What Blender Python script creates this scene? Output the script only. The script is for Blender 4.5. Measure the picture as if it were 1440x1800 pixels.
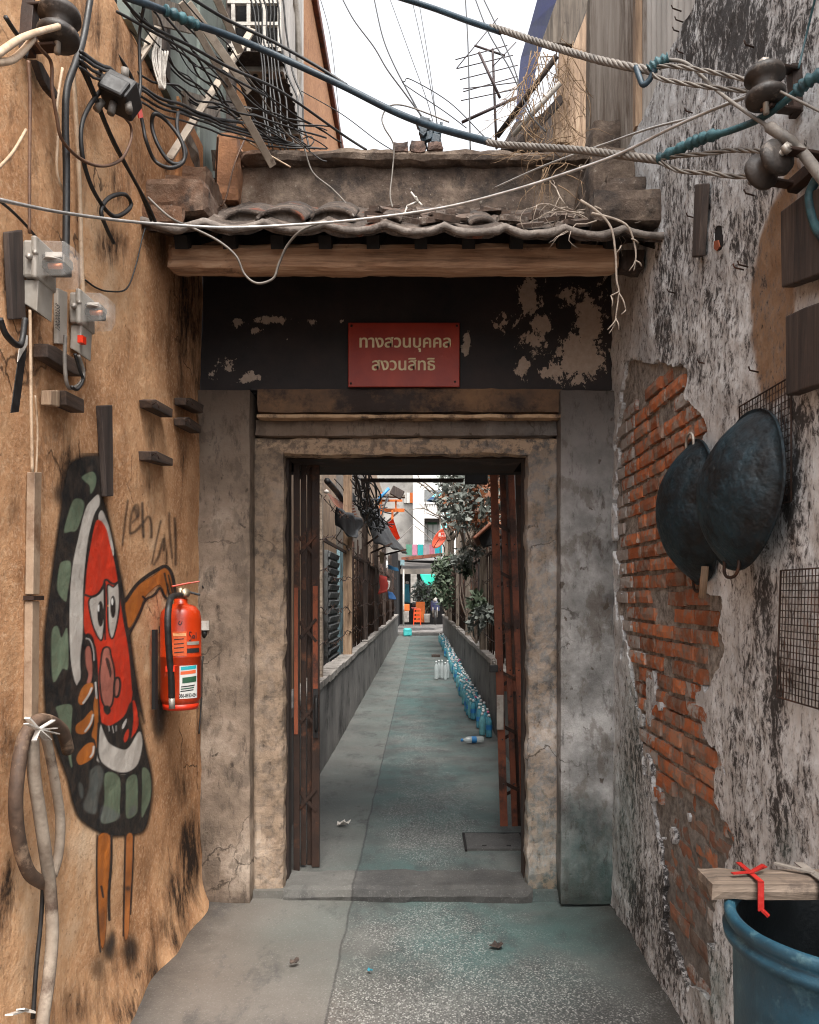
import bpy, bmesh, math, random
import numpy as np
from mathutils import Vector, Matrix, noise as MN
R=random.Random(7)
S=bpy.context.scene
for o in list(bpy.data.objects): bpy.data.objects.remove(o)
COL=S.collection
# ------------------------------------------------------------------ camera, sky, sun, exposure
F=1440.0; CX,CY,H=740.0,1045.0,1.5          # focal length in photo pixels, vanishing point, eye height
cd=bpy.data.cameras.new('camera'); cam=bpy.data.objects.new('camera',cd); COL.objects.link(cam)
cam.location=(0,0,H); cam.rotation_euler=(math.pi/2,0,0)
cd.sensor_fit='VERTICAL'; cd.sensor_height=24; cd.lens=24*F/1800
cd.shift_x=-20/1800; cd.shift_y=145/1800; cd.clip_end=500; cd.clip_start=.02
S.camera=cam
SUN_EL,SUN_AZ=math.radians(60),math.radians(168)   # azimuth measured from +Y clockwise towards +X
W=bpy.data.worlds.new('World'); S.world=W; W.use_nodes=True
wn=W.node_tree.nodes; wl=W.node_tree.links
bg=wn['Background']; sk=wn.new('ShaderNodeTexSky'); sk.sky_type='NISHITA'; sk.sun_disc=False
sk.sun_elevation=SUN_EL; sk.sun_rotation=SUN_AZ; sk.air_density=1.0; sk.dust_density=3.0
hs=wn.new('ShaderNodeHueSaturation'); hs.inputs['Saturation'].default_value=.12   # overcast: the cloud layer takes the blue out
wl.new(sk.outputs[0],hs.inputs['Color']); wl.new(hs.outputs[0],bg.inputs['Color']); bg.inputs['Strength'].default_value=.15
sd=bpy.data.lights.new('sun','SUN'); sun=bpy.data.objects.new('sun',sd); COL.objects.link(sun)
sd.energy=1.5; sd.angle=math.radians(24); sd.color=(1,.95,.88)
sdir=Vector((math.sin(SUN_AZ)*math.cos(SUN_EL),math.cos(SUN_AZ)*math.cos(SUN_EL),math.sin(SUN_EL)))
sun.rotation_euler=sdir.to_track_quat('Z','Y').to_euler(); sun.location=(0,-3,12)
S.view_settings.view_transform='Standard'; S.view_settings.look='None'; S.view_settings.gamma=1
S.view_settings.exposure=1.7
S.cycles.filter_width=1.1; S.cycles.use_denoising=True
# ------------------------------------------------------------------ helpers: positions
XL,XR=-1.07,.93                             # faces of the two side walls
def P(px,py,D): return Vector(((px-CX)/F*D,D,H-(py-CY)/F*D))
def PL(px,py,off=0.): return P(px,py,(XL+off)*F/(px-CX))
def PR(px,py,off=0.): return P(px,py,(XR-off)*F/(px-CX))
def px_of(v): return CX+v[0]/v[1]*F, CY-(v[2]-H)/v[1]*F
def lin(v):
    v/=255.; return v/12.92 if v<=.04045 else ((v+.055)/1.055)**2.4
def C(r,g,b,a=1): return (lin(r),lin(g),lin(b),a)
# ------------------------------------------------------------------ helpers: materials
class Mat:
    def __init__(s,name,rough=.8,metal=0.):
        s.m=bpy.data.materials.new(name); s.m.use_nodes=True; t=s.m.node_tree
        s.n=t.nodes; s.l=t.links; s.b=s.n['Principled BSDF']
        s.b.inputs['Roughness'].default_value=rough; s.b.inputs['Metallic'].default_value=metal
        s.P=s.n.new('ShaderNodeTexCoord').outputs['Object']
    def put(s,x,sock):
        if hasattr(x,'is_linked'): s.l.new(x,sock)
        elif isinstance(x,(int,float)) and hasattr(sock.default_value,'__len__'): sock.default_value=(x,x,x,1)
        else: sock.default_value=x
    def map(s,scale,rot=(0,0,0),loc=(0,0,0)):
        n=s.n.new('ShaderNodeMapping'); s.l.new(s.P,n.inputs[0]); n.inputs['Scale'].default_value=scale
        n.inputs['Rotation'].default_value=rot; n.inputs['Location'].default_value=loc; return n.outputs[0]
    def noise(s,scale,detail=6,rough=.6,vec=None,dist=0.):
        n=s.n.new('ShaderNodeTexNoise'); s.l.new(vec or s.P,n.inputs['Vector']); n.inputs['Scale'].default_value=scale
        n.inputs['Detail'].default_value=detail; n.inputs['Roughness'].default_value=rough; n.inputs['Distortion'].default_value=dist
        return n.outputs['Fac']
    def vor(s,scale,vec=None,feature='F1',out='Distance'):
        n=s.n.new('ShaderNodeTexVoronoi'); s.l.new(vec or s.P,n.inputs['Vector']); n.inputs['Scale'].default_value=scale; n.feature=feature
        return n.outputs[out]
    def mr(s,x,a,b,c=0.,d=1.):
        n=s.n.new('ShaderNodeMapRange'); s.put(x,n.inputs[0])
        for i,v in enumerate((a,b,c,d)): n.inputs[i+1].default_value=v
        return n.outputs[0]
    def ramp(s,x,*st):
        n=s.n.new('ShaderNodeValToRGB'); s.put(x,n.inputs[0]); e=n.color_ramp.elements
        while len(e)<len(st): e.new(.5)
        for k,(p,c) in enumerate(st): e[k].position=p; e[k].color=c
        return n.outputs[0]
    def mix(s,f,a,b,mode='MIX'):
        n=s.n.new('ShaderNodeMix'); n.data_type='RGBA'; n.blend_type=mode
        s.put(f,n.inputs[0]); s.put(a,n.inputs[6]); s.put(b,n.inputs[7]); return n.outputs[2]
    def ma(s,op,a,b=0.,cl=False):
        n=s.n.new('ShaderNodeMath'); n.operation=op; n.use_clamp=cl; s.put(a,n.inputs[0]); s.put(b,n.inputs[1]); return n.outputs[0]
    def attr(s,name,out='Fac'):
        n=s.n.new('ShaderNodeAttribute'); n.attribute_name=name; return n.outputs[out]
    def sep(s,i):
        n=s.n.new('ShaderNodeSeparateXYZ'); s.l.new(s.P,n.inputs[0]); return n.outputs[i]
    def crack(s,scale,width,seed=0.):
        n=s.n.new('ShaderNodeTexNoise'); s.l.new(s.P,n.inputs['Vector']); n.inputs['Scale'].default_value=3.2; n.inputs['Detail'].default_value=6
        a=s.n.new('ShaderNodeVectorMath'); a.operation='SCALE'; s.l.new(n.outputs['Color'],a.inputs[0]); a.inputs['Scale'].default_value=.55
        b=s.n.new('ShaderNodeVectorMath'); b.operation='ADD'; s.l.new(s.P,b.inputs[0]); s.l.new(a.outputs[0],b.inputs[1])
        v=s.vor(scale,b.outputs[0],'DISTANCE_TO_EDGE'); return s.ma('MULTIPLY',s.mr(v,width,width*.25),s.mr(s.noise(1.9,4,.6,s.map((1,1,1),loc=(seed,2,seed))),.5,.58))
    def col(s,x): s.put(x,s.b.inputs['Base Color']); return s
    def rough(s,x): s.put(x,s.b.inputs['Roughness']); return s
    def bump(s,h,strength=.5,dist=.01):
        n=s.n.new('ShaderNodeBump'); s.put(h,n.inputs['Height']); n.inputs['Strength'].default_value=strength
        n.inputs['Distance'].default_value=dist
        if s.b.inputs['Normal'].is_linked: s.l.new(s.b.inputs['Normal'].links[0].from_socket,n.inputs['Normal'])
        s.l.new(n.outputs[0],s.b.inputs['Normal']); return s
def worn(name,c1,c2,rough=.75,metal=0.,scale=9,dirt=None,dirt_at=.62,bump=.25,stretch=None,fine=90,spec=None):
    """a surface that wanders between two colours, with patchy dirt and a fine grain"""
    m=Mat(name,rough,metal); v=m.map(stretch) if stretch else None
    n1=m.noise(scale,8,.65,v); base=m.mix(m.mr(n1,.32,.68),c1,c2)
    if dirt:
        n2=m.noise(scale*.55,10,.72,m.map(stretch or (1,1,1),loc=(3.1,1.7,5.3)))
        base=m.mix(m.mr(n2,dirt_at-.05,dirt_at+.06),base,dirt)
    m.col(base)
    m.rough(m.mr(n1,.3,.7,max(0,rough-.12),min(1,rough+.12)))
    if bump: m.bump(m.noise(fine,6,.6,v),bump,.006)
    if spec is not None: m.b.inputs['Specular IOR Level'].default_value=spec
    return m.m
# ------------------------------------------------------------------ helpers: meshes
class MB:
    def __init__(s): s.v=[]; s.f=[]; s.sm=[]; s.at={}
    def add(s,vs,fs,smooth=False):
        k=len(s.v); s.v+= [Vector(v) for v in vs]; s.f+=[tuple(i+k for i in f) for f in fs]; s.sm+=[smooth]*len(fs); return s
    def box(s,c,d,rot=None):
        c=Vector(c); vs=[Vector((x*d[0]/2,y*d[1]/2,z*d[2]/2)) for x in(-1,1) for y in(-1,1) for z in(-1,1)]
        if rot is not None: vs=[rot@v for v in vs]
        return s.add([c+v for v in vs],[(0,1,3,2),(4,6,7,5),(0,4,5,1),(2,3,7,6),(0,2,6,4),(1,5,7,3)])
    def bx(s,x0,x1,y0,y1,z0,z1): return s.box(((x0+x1)/2,(y0+y1)/2,(z0+z1)/2),(abs(x1-x0),abs(y1-y0),abs(z1-z0)))
    def beam(s,p,q,w,h,up=(0,0,1)):
        p,q=Vector(p),Vector(q); a=(q-p); L=a.length; a.normalize(); b=a.cross(Vector(up))
        if b.length<1e-4: b=a.cross(Vector((0,1,0)))
        b.normalize(); c=b.cross(a); rot=Matrix((a,b,c)).transposed()
        return s.box((p+q)/2,(L,w,h),rot)
    def tube(s,path,r,n=8,closed=False,cap=True,sub=0):
        pts=[Vector(p) for p in path]
        if sub: pts=crom(pts,sub,closed)
        N=len(pts); rs=r if hasattr(r,'__len__') else [r]*N
        if len(rs)!=N: rs=[rs[min(len(rs)-1,int(i*len(rs)/N))] for i in range(N)]
        vs=[]; nr=None
        for i,p in enumerate(pts):
            t=(pts[(i+1)%N]-pts[i-1]) if closed else (pts[min(i+1,N-1)]-pts[max(i-1,0)])
            if t.length<1e-9: t=Vector((0,0,1))
            t.normalize()
            if nr is None:
                nr=t.cross(Vector((0,0,1)))
                if nr.length<.05: nr=t.cross(Vector((0,1,0)))
            nr=nr-t*nr.dot(t); nr.normalize(); bn=t.cross(nr)
            vs+=[p+(nr*math.cos(2*math.pi*k/n)+bn*math.sin(2*math.pi*k/n))*rs[i] for k in range(n)]
        fs=[]
        for i in range(N if closed else N-1):
            j=(i+1)%N
            fs+=[(i*n+k,i*n+(k+1)%n,j*n+(k+1)%n,j*n+k) for k in range(n)]
        if cap and not closed: fs+=[tuple(range(n))[::-1],tuple(range((N-1)*n,N*n))]
        return s.add(vs,fs,True)
    def lathe(s,prof,c=(0,0,0),axis=(0,0,1),n=24,cap=True):
        ax=Vector(axis).normalized(); q=Vector((0,0,1)).rotation_difference(ax); c=Vector(c); vs=[]
        for r,z in prof: vs+=[c+q@Vector((r*math.cos(2*math.pi*k/n),r*math.sin(2*math.pi*k/n),z)) for k in range(n)]
        fs=[]
        for i in range(len(prof)-1): fs+=[(i*n+k,i*n+(k+1)%n,(i+1)*n+(k+1)%n,(i+1)*n+k) for k in range(n)]
        if cap: fs+=[tuple(range(n))[::-1],tuple(range((len(prof)-1)*n,len(prof)*n))]
        return s.add(vs,fs,True)
    def prism(s,poly,d):
        """a flat outline (3-D points) given thickness d (vector)"""
        n=len(poly); d=Vector(d); vs=[Vector(p) for p in poly]+[Vector(p)+d for p in poly]
        return s.add(vs,[tuple(range(n))[::-1],tuple(range(n,2*n))]+[(i,(i+1)%n,n+(i+1)%n,n+i) for i in range(n)])
    def rough(s,x0,x1,y0,y1,z0,z1,step=.05,amp=.006,freq=6.,rnd=.0):
        """a worn block: every face gridded and shifted by noise; corners rounded by rnd"""
        nx,ny,nz=[max(1,int(round(abs(b-a)/step))) for a,b in((x0,x1),(y0,y1),(z0,z1))]
        idx={}; vs=[]; fs=[]
        def vid(i,j,k):
            key=(i,j,k)
            if key not in idx:
                p=Vector((x0+(x1-x0)*i/nx,y0+(y1-y0)*j/ny,z0+(z1-z0)*k/nz))
                nv=MN.noise_vector(p*freq)+.5*MN.noise_vector(p*freq*2.7)
                e=sum((a==0 or a==b) for a,b in((i,nx),(j,ny),(k,nz)))
                q=p+nv*amp
                if rnd and e>=2:
                    cc=Vector(((x0+x1)/2,(y0+y1)/2,(z0+z1)/2)); d=cc-p
                    w=[(a==0 or a==b) for a,b in((i,nx),(j,ny),(k,nz))]
                    q+=Vector([math.copysign(1,d[t])*w[t] for t in range(3)])*rnd*(.5+.8*abs(MN.noise(p*freq*1.3)))
                idx[key]=len(vs); vs.append(q)
            return idx[key]
        for j in range(ny):
            for k in range(nz):
                fs.append((vid(0,j,k),vid(0,j,k+1),vid(0,j+1,k+1),vid(0,j+1,k))); fs.append((vid(nx,j,k),vid(nx,j+1,k),vid(nx,j+1,k+1),vid(nx,j,k+1)))
        for i in range(nx):
            for k in range(nz):
                fs.append((vid(i,0,k),vid(i+1,0,k),vid(i+1,0,k+1),vid(i,0,k+1))); fs.append((vid(i,ny,k),vid(i,ny,k+1),vid(i+1,ny,k+1),vid(i+1,ny,k)))
        for i in range(nx):
            for j in range(ny):
                fs.append((vid(i,j,0),vid(i,j+1,0),vid(i+1,j+1,0),vid(i+1,j,0))); fs.append((vid(i,j,nz),vid(i+1,j,nz),vid(i+1,j+1,nz),vid(i,j+1,nz)))
        return s.add(vs,fs)
def crom(pts,sub,closed=False):
    out=[]; N=len(pts)
    for i in range(N if closed else N-1):
        g=(lambda k: pts[k%N]) if closed else (lambda k: pts[max(0,min(N-1,k))])
        a,b,c,d=g(i-1),g(i),g(i+1),g(i+2)
        for t in range(sub):
            u=t/sub; out.append(.5*((2*b)+(c-a)*u+(2*a-5*b+4*c-d)*u*u+(3*b-a-3*c+d)*u**3))
    if not closed: out.append(pts[-1].copy())
    return out
def wloc(o):
    v=Vector((0,0,0))
    while o is not None: v+=o.location; o=o.parent
    return v
def tag(o,label=None,cat=None,group=None,kind=None):
    if label: o['label']=label
    if cat: o['category']=cat
    if group: o['group']=group
    if kind: o['kind']=kind
    return o
def obj(name,mb,m,parent=None,bev=0.,attrs=None,loc=None):
    me=bpy.data.meshes.new(name); off=wloc(parent) if parent else Vector(loc or (0,0,0))
    me.from_pydata([tuple(v-off) for v in mb.v],[],mb.f); me.update()
    me.polygons.foreach_set('use_smooth',mb.sm)
    ms=m if isinstance(m,(list,tuple)) else [m]
    for x in ms: me.materials.append(x)
    for k,a in (attrs or mb.at or {}).items():
        a=np.asarray(a,dtype=np.float32)
        if a.ndim==1: at=me.attributes.new(k,'FLOAT','POINT'); at.data.foreach_set('value',a)
        else: at=me.attributes.new(k,'FLOAT_COLOR','POINT'); at.data.foreach_set('color',a.ravel())
    o=bpy.data.objects.new(name,me); COL.objects.link(o)
    if parent: o.parent=parent
    elif loc: o.location=off
    if bev:
        b=o.modifiers.new('bevel','BEVEL'); b.width=bev; b.segments=2; b.limit_method='ANGLE'
    return o
def thing(name,label,cat,loc=(0,0,0),group=None):
    o=bpy.data.objects.new(name,None); COL.objects.link(o); o.location=loc; o.empty_display_size=.1
    return tag(o,label,cat,group)
def one(name,mb,m,label,cat,group=None,bev=0.,kind=None,attrs=None): return tag(obj(name,mb,m,None,bev,attrs),label,cat,group,kind)
def dup(o,loc,rotz=0,label=None,scale=None):
    r=o.copy(); COL.objects.link(r); r.location=loc; r.rotation_euler=(0,0,rotz)
    if scale: r.scale=scale
    if label: r['label']=label
    for ch in list(o.children):
        c=ch.copy(); COL.objects.link(c); c.parent=r
        for g in ch.children: d=g.copy(); COL.objects.link(d); d.parent=c
    return r
def blobs(px,py,lst,jit=None):
    """soft stains: list of (x,y,rx,ry,amount) in photo pixels of the wall"""
    a=np.zeros_like(px)
    for x,y,rx,ry,k in lst: a=np.maximum(a,k*np.exp(-(((px-x)/rx)**2+((py-y)/ry)**2)))
    return a
def inside(px,py,poly):
    r=np.zeros(px.shape,bool); n=len(poly)
    for i in range(n):
        x0,y0=poly[i]; x1,y1=poly[(i+1)%n]
        if y0==y1: continue
        c=((y0>py)!=(y1>py))&(px<(x1-x0)*(py-y0)/(y1-y0)+x0); r^=c
    return r
def edge_dist(px,py,poly,closed=True):
    d=np.full(px.shape,1e9); n=len(poly)
    for i in range(n if closed else n-1):
        x0,y0=poly[i]; x1,y1=poly[(i+1)%n]; dx,dy=x1-x0,y1-y0; L=dx*dx+dy*dy+1e-9
        t=np.clip(((px-x0)*dx+(py-y0)*dy)/L,0,1); d=np.minimum(d,np.hypot(px-x0-t*dx,py-y0-t*dy))
    return d
def fr(v,f,o=4): return MN.fractal(Vector(v)*f,1.,2.,o)
# ------------------------------------------------------------------ materials of the setting
BLK=C(22,19,18)
def m_left_wall():
    m=Mat('ochre_plaster',.9); big=m.noise(1.1,5,.6); med=m.noise(6,8,.7); fine=m.noise(60,6,.7); st=m.noise(3,9,.72,m.map((1,2.6,.55)))
    b=m.ramp(m.ma('ADD',m.ma('MULTIPLY',big,.62),m.ma('MULTIPLY',med,.38)),(.36,C(138,96,63)),(.46,C(186,138,99)),(.56,C(208,162,121)),(.68,C(225,194,161)))
    b=m.mix(m.mr(fine,.5,.62,0,.5),b,C(220,184,150)); b=m.mix(m.mr(m.noise(48,5,.7,m.map((1,1,1),loc=(4,4,4))),.57,.66,0,.45),b,C(128,88,58))
    g=m.ma('ADD',m.ma('MULTIPLY',m.attr('grime'),m.mr(m.noise(9,9,.75,m.map((1,1.6,.7),loc=(6,1,3))),.34,.62,.25,1.15)),m.ma('MULTIPLY',m.ma('SUBTRACT',st,.5),1.5))
    b=m.mix(m.mr(g,.2,.62,0,.8),b,C(84,58,40)); b=m.mix(m.mr(m.ma('ADD',g,m.ma('MULTIPLY',m.ma('SUBTRACT',fine,.5),.9)),.55,.85,0,.92),b,C(34,27,23))
    pits=m.mr(m.noise(34,4,.62,m.map((1,1,.8),loc=(9,2,1))),.69,.74); b=m.mix(m.ma('MULTIPLY',pits,.8),b,C(70,42,26))
    ck=m.crack(1.5,.012,3.); b=m.mix(m.ma('MULTIPLY',ck,.8),b,C(58,38,26)); m.col(b); m.rough(.92); m.bump(ck,-.6,.01); m.bump(m.noise(8,5,.6),.35,.03); m.bump(m.ma('SUBTRACT',m.noise(62,7,.75),m.ma('MULTIPLY',pits,1.)),.6,.010)
    m.b.inputs['Specular IOR Level'].default_value=.2
    return m.m
def m_right_wall():
    m=Mat('weathered_plaster',.9); med=m.noise(3,8,.65); fine=m.noise(95,6,.75)
    b=m.ramp(med,(.34,C(172,171,171)),(.5,C(204,204,204)),(.64,C(224,225,226)))
    b=m.mix(m.mr(m.noise(1.6,6,.6,m.map((1,1,1),loc=(5,1,2))),.54,.64,0,.4),b,C(158,144,132))
    b=m.mix(m.attr('tan'),b,m.mix(fine,C(118,92,70),C(160,132,108)))
    st=m.noise(8,10,.78,m.map((1,1.4,.55)),.6); sp=m.noise(40,9,.8,m.map((1,1.15,.75),loc=(2,7,1)),.5)
    g=m.ma('ADD',m.ma('ADD',.055,m.ma('MULTIPLY',m.attr('grime'),.42)),m.ma('ADD',m.ma('MULTIPLY',m.ma('SUBTRACT',st,.5),1.25),m.ma('MULTIPLY',m.ma('SUBTRACT',sp,.5),1.9)))
    b=m.mix(m.mr(g,.08,.24,0,.55),b,C(120,112,108)); b=m.mix(m.mr(g,.24,.36,0,.9),b,C(42,38,37))
    b=m.mix(m.mr(m.noise(60,5,.7,m.map((1,1,.5),loc=(1,1,1))),.62,.66,0,.85),b,C(46,42,41))
    b=m.mix(m.ma('MULTIPLY',m.attr('teal'),m.mr(med,.3,.7,.3,1)),b,C(82,108,104))
    m.col(b); m.bump(m.noise(10,6,.65),.5,.03); m.bump(m.noise(62,8,.78,m.map((1,1,.7))),.6,.009)
    m.b.inputs['Specular IOR Level'].default_value=.15
    return m.m
def m_brick():
    m=Mat('old_brick',.92); ve=m.attr('veil'); r=m.attr('rnd'); d=m.attr('dirt'); n=m.noise(30,8,.7); n2=m.noise(13,8,.72,m.map((1,1,1),loc=(3,3,3)))
    b=m.ramp(m.ma('ADD',m.ma('MULTIPLY',r,.7),m.ma('MULTIPLY',n,.35)),(.1,C(118,72,50)),(.35,C(172,98,62)),(.65,C(200,122,82)),(.95,C(166,138,118)))
    b=m.mix(m.mr(n2,.47,.55,0,.88),b,C(146,130,118)); b=m.mix(m.mr(m.noise(5,5,.6,m.map((1,1,1),loc=(8,8,2))),.5,.6,0,.5),b,C(108,84,70)); b=m.mix(m.mr(m.ma('ADD',d,m.ma('SUBTRACT',n2,.5)),.3,1.0,0,.6),b,C(104,96,90))
    b=m.mix(m.mr(n,.62,.7,0,.7),b,C(72,46,34)); b=m.mix(m.mr(m.ma('ADD',ve,m.ma('MULTIPLY',m.ma('SUBTRACT',n2,.5),1.7)),.36,.5,0,.92),b,m.mix(n,C(126,118,112),C(196,190,184)))
    m.col(b); m.bump(n2,.5,.012); m.bump(m.noise(70,7,.75),.8,.008); m.b.inputs['Specular IOR Level'].default_value=.15; return m.m
def m_mortar():
    m=Mat('lime_mortar',.95); n=m.noise(26,9,.75); d=m.attr('dirt')
    b=m.mix(m.mr(n,.38,.62),C(104,95,88),C(190,180,170)); b=m.mix(m.ma('MULTIPLY',d,.6),b,C(104,97,92))
    m.col(b); m.bump(m.noise(50,8,.75),1.,.02); return m.m
def m_gate():
    m=Mat('gate_render',.88); x=m.sep(0); z=m.sep(2); side=m.mr(x,-.9,.9); med=m.noise(3.2,8,.66); fine=m.noise(70,6,.7)
    warm=m.ramp(med,(.34,C(92,80,69)),(.52,C(138,121,106)),(.68,C(174,158,142))); cool=m.ramp(med,(.34,C(84,82,81)),(.52,C(132,131,129)),(.68,C(178,176,174)))
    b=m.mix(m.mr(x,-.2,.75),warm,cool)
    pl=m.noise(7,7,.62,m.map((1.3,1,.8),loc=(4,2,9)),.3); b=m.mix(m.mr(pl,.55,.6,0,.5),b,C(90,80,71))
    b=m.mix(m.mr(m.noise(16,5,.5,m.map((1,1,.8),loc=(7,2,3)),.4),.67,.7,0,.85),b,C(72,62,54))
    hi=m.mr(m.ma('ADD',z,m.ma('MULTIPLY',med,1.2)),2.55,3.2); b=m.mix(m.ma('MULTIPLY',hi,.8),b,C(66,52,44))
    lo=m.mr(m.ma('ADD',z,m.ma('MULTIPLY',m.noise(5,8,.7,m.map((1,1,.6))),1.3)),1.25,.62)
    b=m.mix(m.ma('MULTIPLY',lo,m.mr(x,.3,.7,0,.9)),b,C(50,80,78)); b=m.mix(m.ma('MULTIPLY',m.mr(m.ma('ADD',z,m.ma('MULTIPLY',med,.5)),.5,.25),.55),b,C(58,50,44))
    b=m.mix(m.mr(m.noise(24,9,.78,m.map((1,1,.3))),.54,.64,0,.6),b,C(52,46,42)); b=m.mix(m.ma('MULTIPLY',m.attr('rim'),m.mr(m.noise(18,9,.75),.44,.54,0,1)),b,C(176,150,124))
    ck=m.crack(2.1,.012,6.); b=m.mix(m.ma('MULTIPLY',ck,.75),b,C(50,42,36)); m.col(b); m.bump(ck,-.6,.01); m.bump(pl,.5,.012); m.bump(fine,.6,.008); m.b.inputs['Specular IOR Level'].default_value=.2; return m.m
def m_frieze():
    m=Mat('peeling_black_paint',.7); n=m.noise(5,9,.7); p=m.noise(24,9,.72,m.map((1,1,.75)))
    b=m.mix(m.mr(n,.35,.65),C(17,13,14),C(42,31,29))
    k=m.ma('ADD',m.attr('peel'),m.ma('MULTIPLY',m.ma('SUBTRACT',p,.5),2.6))
    b=m.mix(m.mr(k,.5,.54),b,m.mix(m.noise(40,6,.7),C(132,112,96),C(190,172,156)))
    m.col(b); m.bump(m.mr(k,.5,.54),-.5,.006); m.bump(m.noise(90,5,.6),.25,.004); return m.m
def m_floor():
    m=Mat('worn_concrete',.85); x=m.sep(0); y=m.sep(1); big=m.noise(1.3,7,.65); fine=m.noise(120,6,.75)
    b=m.ramp(big,(.36,C(52,51,50)),(.5,C(76,75,73)),(.66,C(102,100,97)))
    b=m.mix(m.ma('MULTIPLY',m.attr('warm'),.55),b,C(120,98,82))
    b=m.mix(m.ma('MULTIPLY',m.attr('teal'),m.mr(m.noise(2.2,6,.6,m.map((1,1,1),loc=(4,4,0))),.36,.6,.25,.9)),b,C(64,93,91))
    v=m.n.new('ShaderNodeTexVoronoi'); m.l.new(m.P,v.inputs['Vector']); v.inputs['Scale'].default_value=135
    chip=m.ramp(v.outputs['Color'],(.25,C(30,32,33)),(.5,C(104,104,102)),(.8,C(184,183,178)))
    ag=m.ma('MULTIPLY',m.mr(m.ma('ADD',m.attr('agg'),m.ma('MULTIPLY',m.ma('SUBTRACT',m.noise(4.5,8,.7),.5),1.6)),.28,.7),m.mr(v.outputs['Distance'],.62,.38))
    ls=m.mr(x,-.33,-.345); ag=m.ma('MULTIPLY',ag,m.mr(ls,0,1,1,.12)); b=m.mix(m.ma('MULTIPLY',ls,.35),b,C(112,110,104)); ed=m.mr(m.ma('ADD',m.ma('ABSOLUTE',m.ma('ADD',x,.06)),m.ma('MULTIPLY',m.ma('SUBTRACT',m.noise(7,8,.75),.5),.35)),.8,1.0); b=m.mix(m.ma('MULTIPLY',ed,.75),b,C(52,46,41)); b=m.mix(m.mr(m.noise(2.7,9,.75,m.map((1.6,.8,1),loc=(2,6,1))),.52,.64,0,.6),b,C(52,52,52)); b=m.mix(m.ma('MULTIPLY',ag,.54),b,chip)  # ed: grit along the walls plus painted contact shade
    b=m.mix(m.mr(fine,.56,.68,0,.35),b,C(160,158,154)); b=m.mix(m.mr(m.noise(14,9,.75,m.map((1,1,1),loc=(1,8,0))),.62,.72,0,.6),b,C(46,44,44))
    cr=m.ma('ABSOLUTE',m.ma('ADD',m.ma('ADD',x,.335),m.ma('MULTIPLY',m.ma('SUBTRACT',m.noise(3.5,6,.6),.5),.035)))
    b=m.mix(m.mr(cr,.008,.001,0,.6),b,C(34,32,31))
    m.col(b); m.rough(m.mr(big,.35,.65,.72,.92)); m.bump(fine,.35,.006); m.bump(m.ma('MULTIPLY',ag,v.outputs['Distance']),-.9,.012); m.bump(m.noise(12,7,.7),.35,.02)
    return m.m
def m_tile():
    m=Mat('weathered_clay_tile',.95); n=m.noise(9,9,.7); f=m.noise(55,7,.75)
    b=m.ramp(n,(.36,C(42,36,32)),(.52,C(76,64,56)),(.66,C(112,98,88))); b=m.mix(m.mr(f,.58,.68,0,.6),b,C(168,156,146)); b=m.mix(m.mr(m.noise(6,6,.6,m.map((1,1,1),loc=(5,2,2))),.6,.66,0,.6),b,C(132,66,38))
    m.col(b); m.bump(f,.9,.01); return m.m
def m_parapet():
    m=Mat('mossy_parapet',.95); n=m.noise(5,9,.72); f=m.noise(38,8,.75); x=m.sep(0)
    b=m.ramp(n,(.36,C(48,40,35)),(.5,C(86,72,62)),(.66,C(126,110,96))); b=m.mix(m.mr(f,.6,.68,0,.55),b,C(168,158,146))
    b=m.mix(m.mr(m.ma('ADD',x,m.ma('MULTIPLY',n,.9)),-.25,-.75,0,.5),b,C(148,98,62)); b=m.mix(m.mr(m.noise(13,8,.7,m.map((1,1,.6),loc=(2,2,2))),.56,.66,0,.75),b,C(40,34,31))
    m.col(b); m.bump(f,.9,.014); return m.m
def wood(name,c1,c2,c3,axis=0,scale=1.):
    sc=[14*scale]*3; sc[axis]=.9*scale; m=Mat(name,.8); v=m.map(tuple(sc)); n=m.noise(2.2,9,.7,v,.7); k=m.noise(3,6,.6)
    b=m.ramp(m.ma('ADD',m.ma('MULTIPLY',n,.75),m.ma('MULTIPLY',k,.25)),(.36,c1),(.52,c2),(.68,c3)); b=m.mix(m.mr(m.noise(7,8,.75,m.map((1,1,1),loc=(3,3,1))),.6,.68,0,.6),b,C(46,34,28))
    m.col(b); m.bump(n,.5,.01); return m.m
M={}
M['left']=m_left_wall(); M['right']=m_right_wall(); M['brick']=m_brick(); M['mortar']=m_mortar(); M['gate']=m_gate(); M['frieze']=m_frieze()
M['floor']=m_floor(); M['tile']=m_tile(); M['parapet']=m_parapet()
M['beam']=wood('old_beam_wood',C(108,80,60),C(172,136,108),C(208,180,152))
M['darkwood']=wood('dark_wood',C(34,27,24),C(62,50,44),C(92,78,68),2)
M['darkwood_y']=wood('dark_wood_block',C(36,28,24),C(70,54,44),C(104,82,66),1)
M['greywood']=wood('grey_wood',C(70,62,55),C(116,104,92),C(160,148,134),2)
M['tanwood']=wood('tan_planks',C(92,72,56),C(146,120,96),C(184,160,134),2)
M['dark']=worn('near_black',C(12,10,10),C(24,20,19),.9,bump=.2)  # near-black; also puts the shade of openings and interiors into colour
M['black']=worn('black_rubber',C(18,17,17),C(38,35,34),.55,scale=30,bump=.1)
M['iron']=worn('rusty_dark_iron',C(38,27,22),C(66,46,36),.7,.3,scale=12,dirt=C(100,62,42),dirt_at=.6)
M['rust']=worn('orange_primer_iron',C(124,62,38),C(152,82,52),.75,.1,scale=10,dirt=C(72,44,34),dirt_at=.56)
M['barpaint']=worn('beige_bar_paint',C(134,120,106),C(174,160,144),.7,scale=10,dirt=C(96,78,64),dirt_at=.62)
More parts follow.
